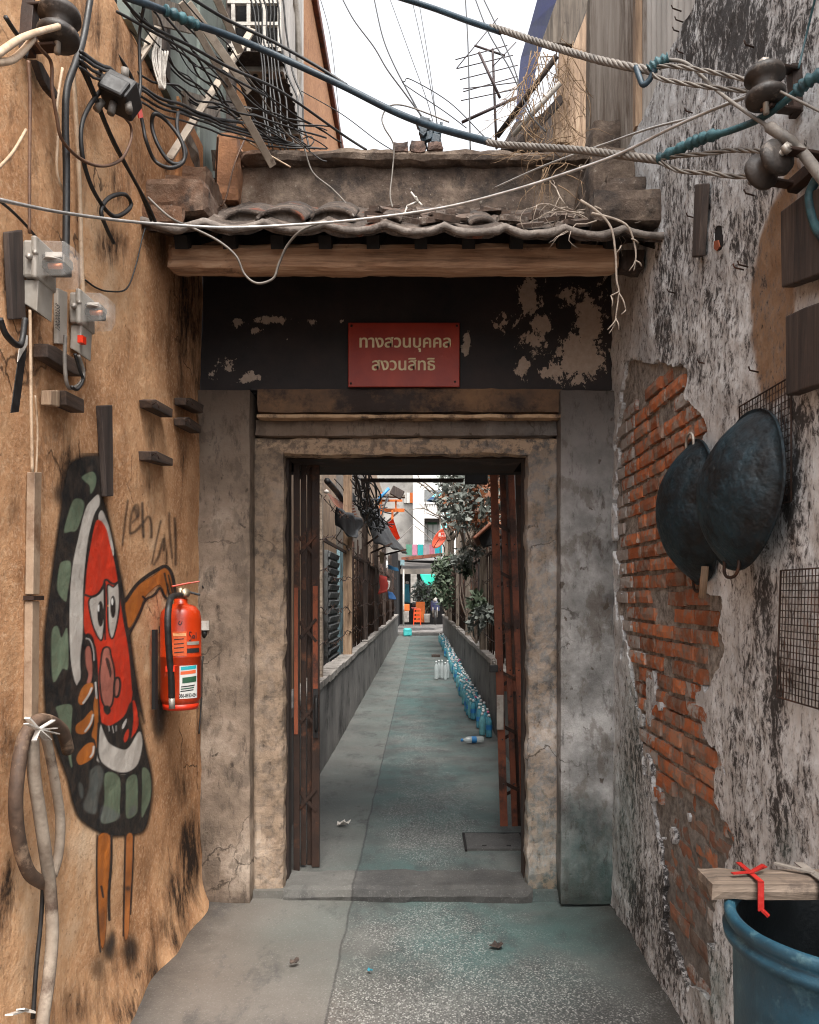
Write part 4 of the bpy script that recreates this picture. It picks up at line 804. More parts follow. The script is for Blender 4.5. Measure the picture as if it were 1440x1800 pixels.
cable([(380,205,3.6),(392,190,3.6),(440,192,3.7),(430,205,3.75),(395,216,3.7),(360,212,3.6)],.004,'cable_grey','grey wire looped over the cable bundle',GS)
cable([(422,119,3.5),(450,155,3.6),(472,189,3.7),(505,236,3.9),(540,262,4.)],.0035,'cable_grey','grey wire sagging beside the projecting window cage',GS)
for k,(a,b,c,d) in enumerate(((442,455,463,472),(449,460,468,478),(456,466,478,492),(462,474,484,500),(470,480,492,506),(476,488,500,520),(484,500,516,536),(495,512,525,545))):
    cable([(a,-8,4.3),(b,70+4*k,4.3),(c,160,4.25),(d,262,4.15)],.005,'black',('thin black wire in the upright bunch before the window cage'),'upright wires before the window cage',wob=.02)
for k,(pts,lab) in enumerate((([(600,-6,6),(622,35,5.8),(657,82,5.4),(680,121,5),(711,163,4.6),(742,205,4.1)],'black sky wire meeting the splice from the far left'),([(657,-6,6),(672,62,5.6),(692,113,5.2),(731,187,4.4),(742,208,4.1)],'wavy black sky wire, second from the left'),([(684,-6,6),(723,101,5.4),(750,175,4.8),(766,233,4.1)],'straight thin sky wire dropping left of the splice'),([(723,-6,6),(746,97,5.4),(769,218,4.5),(777,256,4.1)],'straight thin sky wire dropping right of the splice'),([(735,-6,6.2),(755,117,5.4),(768,218,4.5),(771,256,4.2)],'faint sky wire between the two straight ones'),([(818,-6,6),(822,60,5.6),(824,117,5.2),(827,262,4.2)],'upright black sky wire left of the antenna'),([(834,-6,6),(859,58,5.6),(894,117,5.2),(917,167,4.8),(935,205,4.5),(960,232,4.3)],'wavy black sky wire passing over the antenna'),([(848,-6,6),(880,62,5.6),(910,140,5.2),(912,200,5.)],'black sky wire ending beside the blue barge board'),([(562,-6,6),(580,60,6),(592,160,5.6),(600,262,5.2)],'thin wire hanging in front of the orange house'),([(530,160,4.6),(600,200,4.4),(660,245,4.2),(690,264,4.05)],'thin black wire running down to the middle of the parapet'))):
    cable(pts,.0045 if k in(0,1,5,6,7) else .0026,'black',lab,'wires against the sky',n=5)
cable([(851,240,4.3),(789,179,4.6),(723,140,4.8),(712,143,4.8),(713,150,4.8),(780,195,4.6),(820,225,4.4)],.003,'black','folded thin wire pointing up from the parapet','wires against the sky',n=5)
cable([(790,215,3.9),(720,188,3.9),(686,186,3.9),(672,206,3.9),(676,225,3.9),(692,255,3.93),(690,300,3.93),(686,340,3.85),(690,364,3.55)],.0035,'cable_grey','grey wire hanging over the parapet in a long hook')
cable([(536,262,3.93),(550,303,3.93),(583,331,3.9),(606,355,3.6),(622,380,3.3)],.004,'cable_grey','grey wire trailing across the parapet face onto the tiles')
cable([(520,245,4.),(540,258,3.93),(552,248,3.93),(545,240,3.95),(530,250,3.95),(560,278,3.93),(575,284,3.93)],.003,'black','black wire twisted into a small knot on the parapet')
cable([(260,347,3.05),(300,383,3.05),(337,400,3.1),(383,423,3.1),(415,450,3.12),(430,482,3.14),(452,498,3.14),(480,490,3.14),(490,465,3.13),(505,432,3.1),(530,405,3.05),(560,393,3.05)],.0048,'cable_grey','grey cable dangling in front of the timber beam')
cable([(300,362,3.2),(330,357,3.3),(350,360,3.35),(372,366,3.4)],.004,'cable_grey','grey cable lying over the left stepped gable')
cable([('L',383,240,.3),(380,330,3.85),(388,362,3.8),(398,345,3.8),(412,290,3.9),(432,240,4.)],.004,'cable_brown','brown wire hooked beside the orange pier')
cable([('L',-6,350,.12),(100,372,2.25),(215,388,2.5),(300,395,2.65),(400,400,2.75),(520,395,2.78),(640,385,2.76),(780,365,2.7),(900,335,2.6),(1000,303,2.5),(1090,270,2.4),(1180,225,2.28),(1260,190,2.18),('R',1362,152,.1)],.005,'silver','silver wire strung right across the eave between both walls',GS)
cable([(870,330,3.4),(960,290,3.2),(1061,254,2.9),(1142,226,2.6),(1222,205,2.4),(1279,181,2.2),('R',1335,155,.1)],.0035,'silver','thin silver wire slanting up to the upper spool insulator',GS)
def twist(name,pts,r,m,label,strands=5,pitch=.13):
    t=thing(name,label,'cable',pt(pts[0]),GS); q=crom([pt(e) for e in pts],14); L=0
    paths=[[] for _ in range(strands)]
    for i,p in enumerate(q):
        if i: L+=(q[i]-q[i-1]).length
        tg=(q[min(i+1,len(q)-1)]-q[max(i-1,0)]).normalized(); a=tg.cross(Vector((0,0,1))).normalized(); b=tg.cross(a)
        for k in range(strands):
            an=2*math.pi*(L/pitch+k/strands); paths[k].append(p+(a*math.cos(an)+b*math.sin(an))*r*.62)
    for k in range(strands): obj('strand',MB().tube(paths[k],r*.5,6),M[m],t)
    return t
twist('wire_grip',[(862,48,2.95),(880,52,2.9),(940,72,2.75),(1021,97,2.55),(1085,113,2.4),(1145,124,2.3)],.0108,'cable_grey','upper twisted wire grip, from the cable end to the taped joint')
twist('wire_grip',[(858,250,3.),(880,254,2.95),(940,258,2.8),(1021,264,2.6),(1102,274,2.4),(1162,281,2.28)],.0112,'cable_grey','lower twisted wire grip in front of the right stepped gable')
def strand2(pts,lab): return twist('guy_wire',pts,.006,'cable_grey',lab,3,.16)
strand2([(1140,120,2.3),(1178,116,2.24),(1243,125,2.13),('R',1318,141,.12)],'upper stranded wire from the taped joint to the upper insulator')
strand2([(1140,124,2.3),(1158,137,2.26),(1194,145,2.2),(1247,153,2.12),('R',1314,160,.12)],'lower stranded wire from the taped joint to the upper insulator')
strand2([(1155,280,2.28),(1194,274,2.22),(1243,270,2.14),(1287,264,2.08),('R',1352,266,.12)],'upper stranded wire leading to the lower insulator')
strand2([(1155,281,2.28),(1194,300,2.22),(1247,304,2.13),(1287,310,2.07),('R',1332,309,.12)],'lower stranded wire leading to the lower insulator')
cable([(690,-8,3.3),(760,14,3.2),(820,36,3.05),(880,56,2.9)],.0105,'cable_blue','blue cable crossing the top of the sky to the upper grip',GS)
q=crom([P(1142,124,2.29),P(1156,112,2.28),P(1175,104,2.27)],8); jt_=thing('cable','taped teal joint with a short hook below the upper grip','cable',P(1155,115,2.28)); obj('tape',MB().tube(q,[.016+.004*math.sin(i*1.7) for i in range(len(q))],9),M['cable_teal'],jt_); obj('hook',MB().tube(crom([P(1118,118,2.33),P(1125,138,2.31),P(1131,149,2.3),P(1142,140,2.29),P(1150,122,2.28)],6),.008,8),M['cable_blue'],jt_)
cable([(1175,105,2.27),(1210,113,2.22),(1263,161,2.1),(1323,205,1.98),('R',1375,238,.1),('R',1408,266,.06),('R',1440,306,.05),('R',1490,370,.05)],[.005]*25+[.014]*25,'cable_grey','grey cable thickening to black as it drops behind the lower insulator',GS)
tl=thing('cable','teal taped cable rising to the right picture edge','cable',P(1300,225,2.05),GS)
q=crom([P(*e) for e in((1158,280,2.28),(1206,256,2.2),(1239,242,2.14),(1283,230,2.06),(1343,205,1.96),(1396,165,1.88),(1424,141,1.84),(1470,120,1.8))],9); obj('tape',MB().tube(q,[(.0135+.004*math.sin(i*1.9) if i<24 or i>46 else .0085) for i in range(len(q))],9),M['cable_teal'],tl)
cable([('R',1434,-6,.06),('R',1418,60,.06),('R',1404,120,.08)],.0025,'cable_teal','thin pale green wire at the top of the right wall')
cable([('R',1370,160,.1),('R',1400,175,.1),('R',1460,205,.1)],.003,'cable_grey','thin grey wire leaving the upper insulator to the right')
cable([('R',1446,300,.03),('R',1424,340,.04),('R',1432,390,.04),('R',1450,420,.04)],.012,'cable_teal','teal cable curving down over the upper dark board')
# ================================================================== insulators, junction box, splice
M['porcelain']=worn('brown_porcelain',C(30,25,23),C(62,53,47),.6,scale=16,dirt=C(120,108,98),dirt_at=.62)
def insulator(label,c,ax,s,arm):
    t=thing('spool_insulator',label,'insulator',c,'spool insulators'); c=Vector(c)
    pr=[(.0,-.04),(.022,-.04),(.042,-.034),(.044,-.02),(.03,-.012),(.024,0),(.03,.012),(.044,.02),(.042,.034),(.022,.04),(0,.04)]
    obj('spool',MB().lathe([(a*s,b*s) for a,b in pr],c,ax,22),M['porcelain'],t)
    ax=Vector(ax).normalized(); obj('bolt',MB().tube([c-ax*.065*s,c+ax*.065*s],.007*s,8).lathe([(0,0),(.013*s,0),(.013*s,.012*s),(0,.012*s)],c+ax*.05*s,ax,6),M['galv'],t)
    mb=MB()
    for k in(-1,1): mb.beam(c+ax*k*.05*s,Vector(arm)+ax*k*.05*s,.03*s,.008)
    mb.beam(Vector(arm)-ax*.06*s,Vector(arm)+ax*.06*s,.03*s,.03*s); obj('bracket',mb,M['iron'],t,bev=.002); return t
insulator('brown spool insulator on a bracket high on the ochre wall',PL(104,46,.1),(0,.15,1),1.25,PL(50,50,.01))
insulator('upper brown spool insulator on the right wall, at the twin wires',PR(1345,152,.12),(0,.1,1),1.05,PR(1400,160,.01))
insulator('lower spool insulator turned toward the camera on the right wall',PR(1352,290,.12),(.35,-1,.2),1.0,PR(1424,302,.01))
th_=thing('guy_strap','pale strap wrapped from the left spool insulator out of frame','strap',PL(60,70,.12)); obj('strap',MB().tube(Lp([(-8,98,.2),(40,66,.16),(90,50,.13),(122,44,.1),(126,58,.08)]),.008,8,sub=6),M['cable_cream'],th_); obj('strap_end',MB().tube(Lp([(-8,110,.2),(20,106,.17),(40,90,.15),(58,68,.14)]),.008,8,sub=6),M['cable_cream'],th_)
jb=thing('junction_box','black cable junction box with stubby glands among the left cables','junction box',PL(212,170,.1)); c=PL(212,168,.12)
rt=Matrix.Rotation(.45,3,'Y')@Matrix.Rotation(-.3,3,'X'); obj('shell',MB().box(c,(.1,.1,.075),rt).box(c+Vector((.0,-.055,.0)),(.085,.016,.062),rt),M['black'],jb,bev=.008)
for dx,dz in((-.045,.045),(.02,.055),(-.05,-.05),(-.015,-.06),(.03,-.055)): obj('gland',MB().tube([c+Vector((dx,-.02,dz*.6)),c+Vector((dx*1.3,-.03,dz*1.25))],.012,8),M['cable_grey'],jb)
obj('red_tag',MB().prism([PL(238,178,.12),PL(246,186,.12),PL(250,206,.12),PL(243,208,.12)],(.004,0,0)),M['redpaint'],jb)
sp=thing('splice_closure','dark clustered wire splice standing on the parapet middle','splice',P(755,250,4.05)); mb=MB()
for k in range(16): c=P(R.uniform(737,770),R.uniform(216,246),4.03+R.uniform(-.04,.04)); mb.box(c,(R.uniform(.02,.05),.03,R.uniform(.02,.05)),Matrix.Rotation(R.uniform(0,3),3,'Y'))
mb.tube([P(742,205,4.05),P(748,262,4.05)],.01); mb.tube([P(776,215,4.05),P(770,262,4.05)],.008); mb.tube([P(720,205,4.03),P(745,228,4.03)],.007); obj('clamp',mb,M['cable_blue'],sp,bev=.003)
mb=MB(); D=4.1
for i in range(3): mb.rough(gx(692+29*i,D),gx(719+29*i,D),3.955,4.15,gz(276,4)+.004*i,gz(256,4)+.006*(i%2),.025,.009,14,.008)
one('loose_bricks',mb,worn('grey_brick',C(84,66,58),C(124,98,86),.95,scale=12,dirt=C(60,50,46),dirt_at=.56,bump=.8),'low stack of loose bricks on top of the parapet','bricks')
# ================================================================== dry twigs
M['twig']=worn('dry_twig',C(128,114,102),C(170,156,142),.9,scale=30)
def grow(mb,p,d,L,r,dep,rr,grav=-.25):
    pts=[p]; 
    for i in range(5):
        d=(d+Vector((rr.gauss(0,.28),rr.gauss(0,.28),rr.gauss(0,.2)+grav*.4))).normalized(); pts.append(pts[-1]+d*L/5)
    mb.tube(pts,[r*(1-.15*i) for i in range(6)],5)
    if dep>0:
        for k in range(rr.randint(2,3)):
            i=rr.randint(1,5); grow(mb,pts[i],(d+Vector((rr.gauss(0,.8),rr.gauss(0,.5),rr.gauss(0,.6)))).normalized(),L*rr.uniform(.35,.6),r*.6,dep-1,rr,grav)
tw=thing('dry_roots','bare pale roots tangled on the eave end and hanging down','roots',P(1074,400,3.12)); mb=MB()
for pts in(((1020,352),(1050,372),(1074,400),(1082,446),(1084,492),(1088,513),(1084,547),(1080,571),(1071,586)),((1040,375),(1080,385),(1105,400),(1117,437),(1117,461),(1114,476))):
    q=crom([P(x,y,3.11) for x,y in pts],4); mb.tube(q,[.0055*(1-.6*i/len(q)) for i in range(len(q))],5)
for x,y,a,b in((1088,513,1074,520),(1074,520,1076,540),(1088,515,1100,545),(1100,545,1092,553),(1082,560,1088,580),(1117,458,1106,476),(1117,458,1128,468),(1082,446,1092,432),(1110,420,1122,428),(1084,560,1068,580)): mb.tube(crom([P(x,y,3.11),P((x+a)/2+2,(y+b)/2-1,3.1),P(a,b,3.11)],3),.003,4)
rr=random.Random(3)
for k in range(16): grow(mb,P(rr.uniform(985,1090),rr.uniform(352,390),rr.uniform(3.15,3.5)),Vector((rr.uniform(-1,1),rr.uniform(-.4,.2),rr.uniform(-.2,.5))).normalized(),.22,.0035,1,rr)
obj('root',mb,M['twig'],tw)
mb=MB(); 
for a,b in(((723,338),(735,354)),((735,354),(716,362)),((716,362),(711,378)),((735,354),(742,361)),((735,354),(731,346))): mb.tube([P(*a,3.35),P(*b,3.32)],.0045,5)
one('twig',mb,M['white'],'white forked twig lying on the tiles in the middle','twig')
mb=MB(); rr=random.Random(5)
for k in range(60): grow(mb,P(rr.uniform(915,1010),rr.uniform(70,225),rr.uniform(4.4,5.2)),Vector((rr.uniform(-.5,.5),rr.uniform(-.3,.3),-1)).normalized(),rr.uniform(.25,.6),.0035,1,rr)
for k in range(22): grow(mb,P(rr.uniform(930,1040),rr.uniform(225,330),rr.uniform(3.75,3.95)),Vector((rr.uniform(-1,1),-.3,rr.uniform(-1,.3))).normalized(),.25,.0028,1,rr)
one('dry_creeper',mb,worn('straw_creeper',C(112,86,62),C(164,138,110),.95,scale=20),'dry straw coloured creeper hanging behind the right stepped gable','creeper')
# ================================================================== things on the right wall
M['wok']=None
m=Mat('burnt_wok_steel',.5,.35); n=m.noise(14,9,.75); z=m.noise(5,6,.65); b=m.mix(m.mr(z,.4,.62),C(18,22,25),C(30,54,64)); b=m.mix(m.mr(n,.5,.62,0,.8),b,C(16,18,22)); b=m.mix(m.mr(m.noise(30,8,.75,m.map((1,1,1),loc=(4,1,1))),.63,.7,0,.75),b,C(96,100,100)); m.col(b); m.rough(m.mr(n,.35,.65,.42,.75)); m.bump(m.noise(30,7,.7),.6,.008); m.bump(m.noise(7,4,.6),.6,.04); M['wok']=m.m
def wok(label,y,z,r,dep,tilt,hs=(1,-1),off=.02):
    t=thing('wok',label,'wok',(XR-.03,y,z)); c=Vector((XR-off,y,z)); pr=[]
    Rr=(r*r+dep*dep)/(2*dep)
    for i in range(15): a=math.asin(r/Rr)*(1-i/14.); pr.append((max(.0005,Rr*math.sin(a)),Rr*math.cos(a)-(Rr-dep)))
    ax=Vector((-1,tilt[0],tilt[1])).normalized(); inn=[(max(.0005,a*.985),b-.006) for a,b in pr][::-1]
    mb=MB().lathe([(r+.006,-.004),(r+.006,.004)]+pr,c,ax,48,cap=False); 
    for v in mb.v: v+=MN.noise_vector(v*9)*.004
    mb.lathe([(r+.006,-.004)]+[(r,-.002)]+[(a,b-.008) for a,b in pr[1:]],c,ax,48,cap=False); obj('bowl',mb,M['wok'],t)
    for s in hs:
        h=c+Vector((ax.x,ax.y,ax.z))*.0; up=Vector((0,0,1)); up=(up-ax*up.dot(ax)).normalized(); sd_=ax.cross(up)
        p0=h+up*s*(r-.012)+ax*.012
        obj('handle',MB().tube(crom([p0-sd_*.045-up*s*.01,p0-sd_*.042+up*s*.02,p0-sd_*.02+up*s*.036,p0+sd_*.02+up*s*.036,p0+sd_*.042+up*s*.02,p0+sd_*.045-up*s*.01],6),.0045,8),M['galv'] if s>0 else M['iron'],t)
    return t
wok('blackened wok hanging over the bare bricks, farther from the camera',2.70,gz(902,2.72),.234,.128,(.06,-.05))
wok('larger looking blue black wok with scratched base, nearer the camera',2.225,gz(868,2.3),.213,.108,(-.06,.10),(-1,),.055)
pg=PR(1240,1035,.04); one('wood_peg',MB().tube([pg+Vector((0,0,.07)),pg+Vector((-.01,0,-.03))],.012,8),M['tanwood'],'stub of wood poking out below the farther wok','peg')
def rack(label,y0,y1,z0,z1,off,pit,lean=.0):
    t=thing('wire_rack',label,'wire rack',(XR-off,y0,z0)); mb=MB(); X=XR-off
    q=lambda y,z:(X+lean*(z-z0),y,z)
    n=int((y1-y0)/pit); k=int((z1-z0)/pit)
    for i in range(1,n): mb.tube([q(y0+(y1-y0)*i/n,z0),q(y0+(y1-y0)*i/n,z1)],.0013,4)
    for i in range(1,k): mb.tube([q(y0,z0+(z1-z0)*i/k),q(y1,z0+(z1-z0)*i/k)],.0013,4)
    obj('mesh',mb,M['iron'],t); obj('rim',MB().tube([q(y0,z0),q(y1,z0),q(y1,z1),q(y0,z1)],.0028,6,closed=True),M['iron'],t); return t
rack('square wire grill rack half hidden behind the nearer wok',2.03,2.36,gz(900,2.3),gz(712,2.34),.012,.018)
rack('fine wire grill rack leaning on the right wall below the woks',1.72,2.07,gz(1225,2.07),gz(1003,2.07),.03,.0165,.03)
def rpiece(name,pts,th,m,label,cat,group=None):
    mb=MB().prism([PR(x,y,.004) for x,y in pts],(-th,0,0)); return one(name,mb,m,label,cat,group,bev=.004)
rpiece('dark_board',[(1396,372),(1440,340),(1500,318),(1500,470),(1440,492),(1398,506)],.035,M['darkwood'],'upper dark board fixed to the right wall','board','dark boards on the right wall')
rpiece('dark_board',[(1405,556),(1440,540),(1500,520),(1500,668),(1440,684),(1406,696)],.035,M['darkwood'],'lower dark board with paint scars on the right wall','board','dark boards on the right wall')
obj('hole_shade',MB().prism([PR(x,y,-.006) for x,y in HOLE],(.004,0,0)),M['dark'],RH); obj('hole_brick',MB().prism([PR(x,y,-.004) for x,y in((1257,424),(1264,422),(1267,434),(1262,441),(1257,437))],(-.004,0,0)),M['rust'],RH)  # dark sheet paints in the shade inside the hole
rpiece('wood_stick',[(1234,324),(1249,322),(1241,450),(1229,453)],.025,M['darkwood'],'upright dark stick beside the hole in the right wall','stick')
mb=MB()
for x,y in((1222,200),(1208,96),(1204,40),(1200,58),(1225,384),(1310,475),(1318,470),(1330,345),(1190,516),(1245,640),(1338,655),(1198,20),(1330,85)):
    a=PR(x,y,-.01); mb.tube([a,a+Vector((-.035,-.01,.004)),a+Vector((-.04,-.012,.014))],.0025,5)
tag(obj('nails',mb,M['iron'],RH))
# blue barrel, plank, ties
m=Mat('blue_barrel_plastic',.45); n=m.noise(5,8,.7); b=m.mix(m.mr(n,.3,.7),C(8,30,40),C(26,70,88)); b=m.mix(m.mr(m.noise(30,9,.75),.54,.66,0,.6),b,C(70,98,104)); b=m.mix(m.mr(m.noise(22,7,.75,m.map((1,1,.08),loc=(2,1,1))),.56,.66,0,.5),b,C(58,92,100)); b=m.mix(m.mr(m.noise(3,8,.7,m.map((1,1,.4),loc=(3,3,3))),.54,.68,0,.6),b,C(16,38,48)); m.col(b); m.bump(m.noise(40,5,.6),.2,.006); M['barrel']=m.m
bc=Vector((.705,1.3,0)); zr=.982; br=thing('barrel','open blue plastic barrel standing against the right wall','barrel',(bc.x,bc.y,0)); r=.205
obj('body',MB().lathe([(.0,.0),(.165,.0),(.175,.02),(.19,.5),(r-.008,zr-.06),(r-.006,zr-.045),(r+.006,zr-.04),(r+.008,zr-.028),(r-.002,zr-.022),(r+.004,zr-.014),(r+.006,zr),(r-.002,zr+.006),(r-.012,zr),(r-.016,zr-.05),(.17,.3),(.0,.29)],(bc.x,bc.y,0),n=72,cap=False),M['barrel'],br)
obj('dark_water',MB().lathe([(0,.66),(.185,.66)],(bc.x,bc.y,0),n=40,cap=False),worn('dark_water',C(8,10,12),C(14,16,18),.1),br)
obj('inner_shade',MB().lathe([(r-.0135,zr-.012),(r-.0175,zr-.05),(.182,.7),(.18,.655)],(bc.x,bc.y,0),n=72,cap=False),worn('shaded_inside',C(6,9,11),C(14,22,26),.5,scale=8),br)  # shade inside the barrel, painted as a near-black layer over the blue wall
pk=thing('plank','weathered grey wood plank laid across the barrel rim','plank',(.5,1.4,zr)); mb=MB(); mb.rough(.485,.95,1.37,1.45,zr+.004,zr+.036,.02,.0025,14,.004); obj('wood',mb,wood('plank_wood',C(52,43,36),C(92,78,66),C(130,114,100),0,1.4),pk)
zt_=zr+.04; X=.565
rb=thing('red_ribbon','red plastic ribbon tied in a bow round the plank','ribbon',(X,1.4,zt_)); mb=MB(); mb.bx(X-.0045,X+.0045,1.36,1.458,zt_,zt_+.002).bx(X-.005,X+.005,1.36,1.3635,zr-.008,zt_+.001)
for dx,dy,dz in((-.036,-.008,.004),(.026,.012,.012),(.032,.02,.007)): mb.beam((X,1.4,zt_+.004),(X+dx,1.4+dy,zt_+dz),.008,.002)
mb.beam((X+.001,1.36,zr-.005),(X+.010,1.354,zr-.014),.008,.004); obj('band',mb,worn('red_ribbon_plastic',C(122,16,12),C(150,28,20),.45),rb)
X=.672; mb=MB().bx(X-.008,X+.008,1.362,1.458,zt_,zt_+.002).bx(X-.009,X+.009,1.36,1.3635,zr,zt_+.001).beam((X,1.4,zt_+.002),(X-.05,1.44,zt_+.006),.01,.003); one('grey_tie',mb,M['cable_grey'],'grey cloth tie wrapped round the plank at the picture edge','tie')
# ================================================================== floor litter
def litter(name,px,py,D,m,label,cat,s=.05,flat=.4,seed=1):
    c=P(px,py,D); mb=MB(); q=random.Random(seed); n=9; vs=[c+Vector((0,0,.012))]
    for i in range(n): a=2*math.pi*i/n; k=s*q.uniform(.5,1.1); vs.append(c+Vector((k*math.cos(a),k*math.sin(a)*.8,q.uniform(.004,.012+flat*s))))
    mb.add(vs,[(0,i+1,(i+1)%n+1) for i in range(n)]); o=one(name,mb,m,label,cat); sm=o.modifiers.new('thick','SOLIDIFY'); sm.thickness=.004; return o
def onfloor(px,py,z): return (H-z)*F/(py-CY)
litter('tissue',603,1452,onfloor(603,1452,.05),M['white'],'crumpled white tissue on the passage floor','tissue',.045,.7,2)
litter('dead_leaf',874,1665,onfloor(874,1665,.01),M['darkwood'],'dark curled leaf on the concrete in front of the step','leaf',.035,.5,3)
litter('blue_scrap',651,1708,onfloor(651,1708,.01),worn('blue_scrap',C(20,110,130),C(40,140,160),.6),'tiny turquoise scrap on the front concrete','scrap',.014,.2,4)
litter('dead_leaf',518,1694,onfloor(518,1694,.01),M['darkwood'],'small dark leaf left of the floor crack','leaf',.02,.5,5)
D=onfloor(868,1480,.05); hz0=gx(815,D); hz1=gx(922,D); y0,y1=onfloor(0,1496,.05),onfloor(0,1466,.05)
hp=thing('drain_cover','square concrete drain cover set in the passage floor','drain cover',(hz0,y0,.05)); obj('lid',MB().rough(hz0+.012,hz1-.012,y0+.01,y1-.012,.03,.062,.05,.003,8,.004),M['floor'],hp); mb=MB().bx(hz0,hz0+.012,y0,y1,.04,.0595).bx(hz1-.012,hz1,y0,y1,.04,.0595).bx(hz0+.012,hz1-.012,y1-.012,y1,.04,.0595); obj('gap',mb,M['dark'],hp)
obj('lift_hole',MB().bx(hz0+.1,hz0+.125,y0+.05,y0+.062,.06,.066).bx(hz0+.24,hz0+.265,y0+.05,y0+.062,.06,.066),M['dark'],hp)
# ================================================================== folding iron gates in the doorway
def slat(mb,x,y,z0,z1,w,d=.014,lean=0.,yl=0.):
    a=Vector((x+lean,y+yl,z0)); b=Vector((x,y,z1)); return mb.beam(a,b,w,d,up=(0,1,0))
gl=thing('folding_gate','folded iron gate with brown and orange slats at the left jamb','gate',(-.62,4.42,.05),'folding iron gates of the doorway')
gtop=gz(834,4.45)
for k,(x,w,y,mm) in enumerate(((-.652,.032,4.30,'iron'),(-.624,.028,4.36,'iron'),(-.597,.026,4.40,'iron'),(-.572,.03,4.44,'iron'),(-.560,.042,4.36,'iron'))):
    obj('slat',slat(MB(),x,y,.05 if k!=1 else .06,gtop+.06,w),M[mm],gl,bev=.002)
obj('orange_strip',MB().bx(-.574,-.548,4.350,4.3525,gz(1225,4.36),gz(1030,4.36)),M['rust'],gl); obj('orange_strip',MB().bx(-.664,-.644,4.288,4.2915,gz(1290,4.3),gz(1033,4.3)),M['rust'],gl)
for z in(.35,.8,1.25,1.7,2.1): obj('scissor_link',MB().beam((-.66,4.345,z),(-.555,4.345,z+.12),.016,.005,up=(0,1,0)).beam((-.66,4.35,z+.12),(-.555,4.35,z),.016,.005,up=(0,1,0)),M['iron'],gl)
obj('pull_handle',MB().tube(crom([Vector((-.556,4.34,.78)),Vector((-.55,4.30,.80)),Vector((-.55,4.30,.94)),Vector((-.556,4.34,.96))],5),.008,8).bx(-.572,-.545,4.344,4.349,.74,1.0),M['black'],gl)
gr_=thing('folding_gate','half folded iron gate with padlock leaning beside the right wall of the passage','gate',(.52,5.0,.08),'folding iron gates of the doorway')
M['brownred']=worn('brown_red_iron',C(92,48,32),C(132,74,50),.7,.15,scale=9,dirt=C(58,38,30),dirt_at=.55)
for k,(pt0,pb,D,w,mm) in enumerate(((868,886,4.95,.046,'brownred'),(883,905,5.02,.036,'brownred'),(898,922,5.0,.038,'brownred'),(911,931,4.9,.036,'iron'),(921,938,4.8,.03,'iron'),(890,912,5.1,.026,'iron'))):
    x=gx(pt0,D); obj('slat',slat(MB(),x,D,gz(1452-(0 if k<3 else -6*k),D)if k<4 else .06,gz(826,D),w,.018,gx(pb,D)-x),M[mm],gr_,bev=.002)
for py in(920,1003,1090,1180,1275,1375):
    obj('scissor_link',MB().beam((gx(868+(py-830)*.03,4.99),4.99,gz(py,4.99)),(gx(916+(py-830)*.035,5.03),5.03,gz(py+26,5.03)),.02,.006,up=(0,1,0)).beam((gx(868+(py-830)*.03,4.99),5.06,gz(py+30,4.99)),(gx(916+(py-830)*.035,5.03),5.06,gz(py,5.03)),.02,.006,up=(0,1,0)),M['iron'],gr_)
for py in(957,1030,1104,1178,1224,1300,1378):
    for px in(870,886,900,913):
        xx=px+(py-830)*(.028+.001*(px-870)/4); c=P(xx,py,4.925); obj('rivet',MB().lathe([(0,0),(.0055,0),(.004,-.006),(0,-.006)],c,(0,1,0),7),M['black'],gr_)
obj('lock_plate',MB().bx(gx(880,5.0),gx(930,5.0),5.075,5.082,gz(1218,5.),gz(1188,5.)),M['brownred'],gr_,bev=.002); obj('latch_plate',MB().bx(gx(873,4.92),gx(885,4.92),4.905,4.915,gz(1283,4.9),gz(1222,4.9)),M['galv'],gr_,bev=.002)
pl_=thing('padlock','black padlock hanging from the right folding gate','padlock',P(868,1172,4.9)); c=P(868,1174,4.9); obj('body',MB().bx(c.x-.026,c.x+.026,c.y-.01,c.y+.01,c.z-.026,c.z+.018),M['black'],pl_,bev=.005); obj('shackle',MB().tube(crom([c+Vector((-.015,0,.015)),c+Vector((-.014,0,.045)),c+Vector((0,0,.056)),c+Vector((.014,0,.045)),c+Vector((.015,0,.015))],5),.0045,8),M['galv'],pl_)
# ================================================================== alley walls and fences
M['lowwall']=worn('stained_grey_render',C(84,81,79),C(128,124,120),.9,scale=2.2,dirt=C(42,39,38),dirt_at=.58,bump=.4); M['coping']=worn('pale_coping',C(112,106,100),C(160,154,148),.9,scale=5,dirt=C(70,64,60),dirt_at=.6,bump=.5)
WL,WR=-.81,.77
def lowwall(s,label):
    X=WL if s<0 else WR; t=thing('low_wall',label,'wall',(X,5,.05)); a,b=sorted((X,X+s*.13)); obj('render',MB().rough(a,b,4.75,29,.02,.74,.3,.006,3),M['lowwall'],t)
    mb=MB(); y=4.75
    while y<29:
        L=R.uniform(.45,.75); dz=R.uniform(-.008,.01)
        if not(s>0 and R.random()<.12): mb.rough(a-.018,b+.018,y,y+L-.012,.735+dz,.80+dz,.12,.006,9,.006)
        y+=L
    obj('coping',mb,M['coping'],t); return t
lowwall(-1,'low grey rendered wall with pale coping along the left of the alley'); lowwall(1,'low dark wall with broken coping behind the row of bottles')
M['postwood']=wood('pale_post_wood',C(98,84,72),C(148,132,116),C(184,168,150)); 
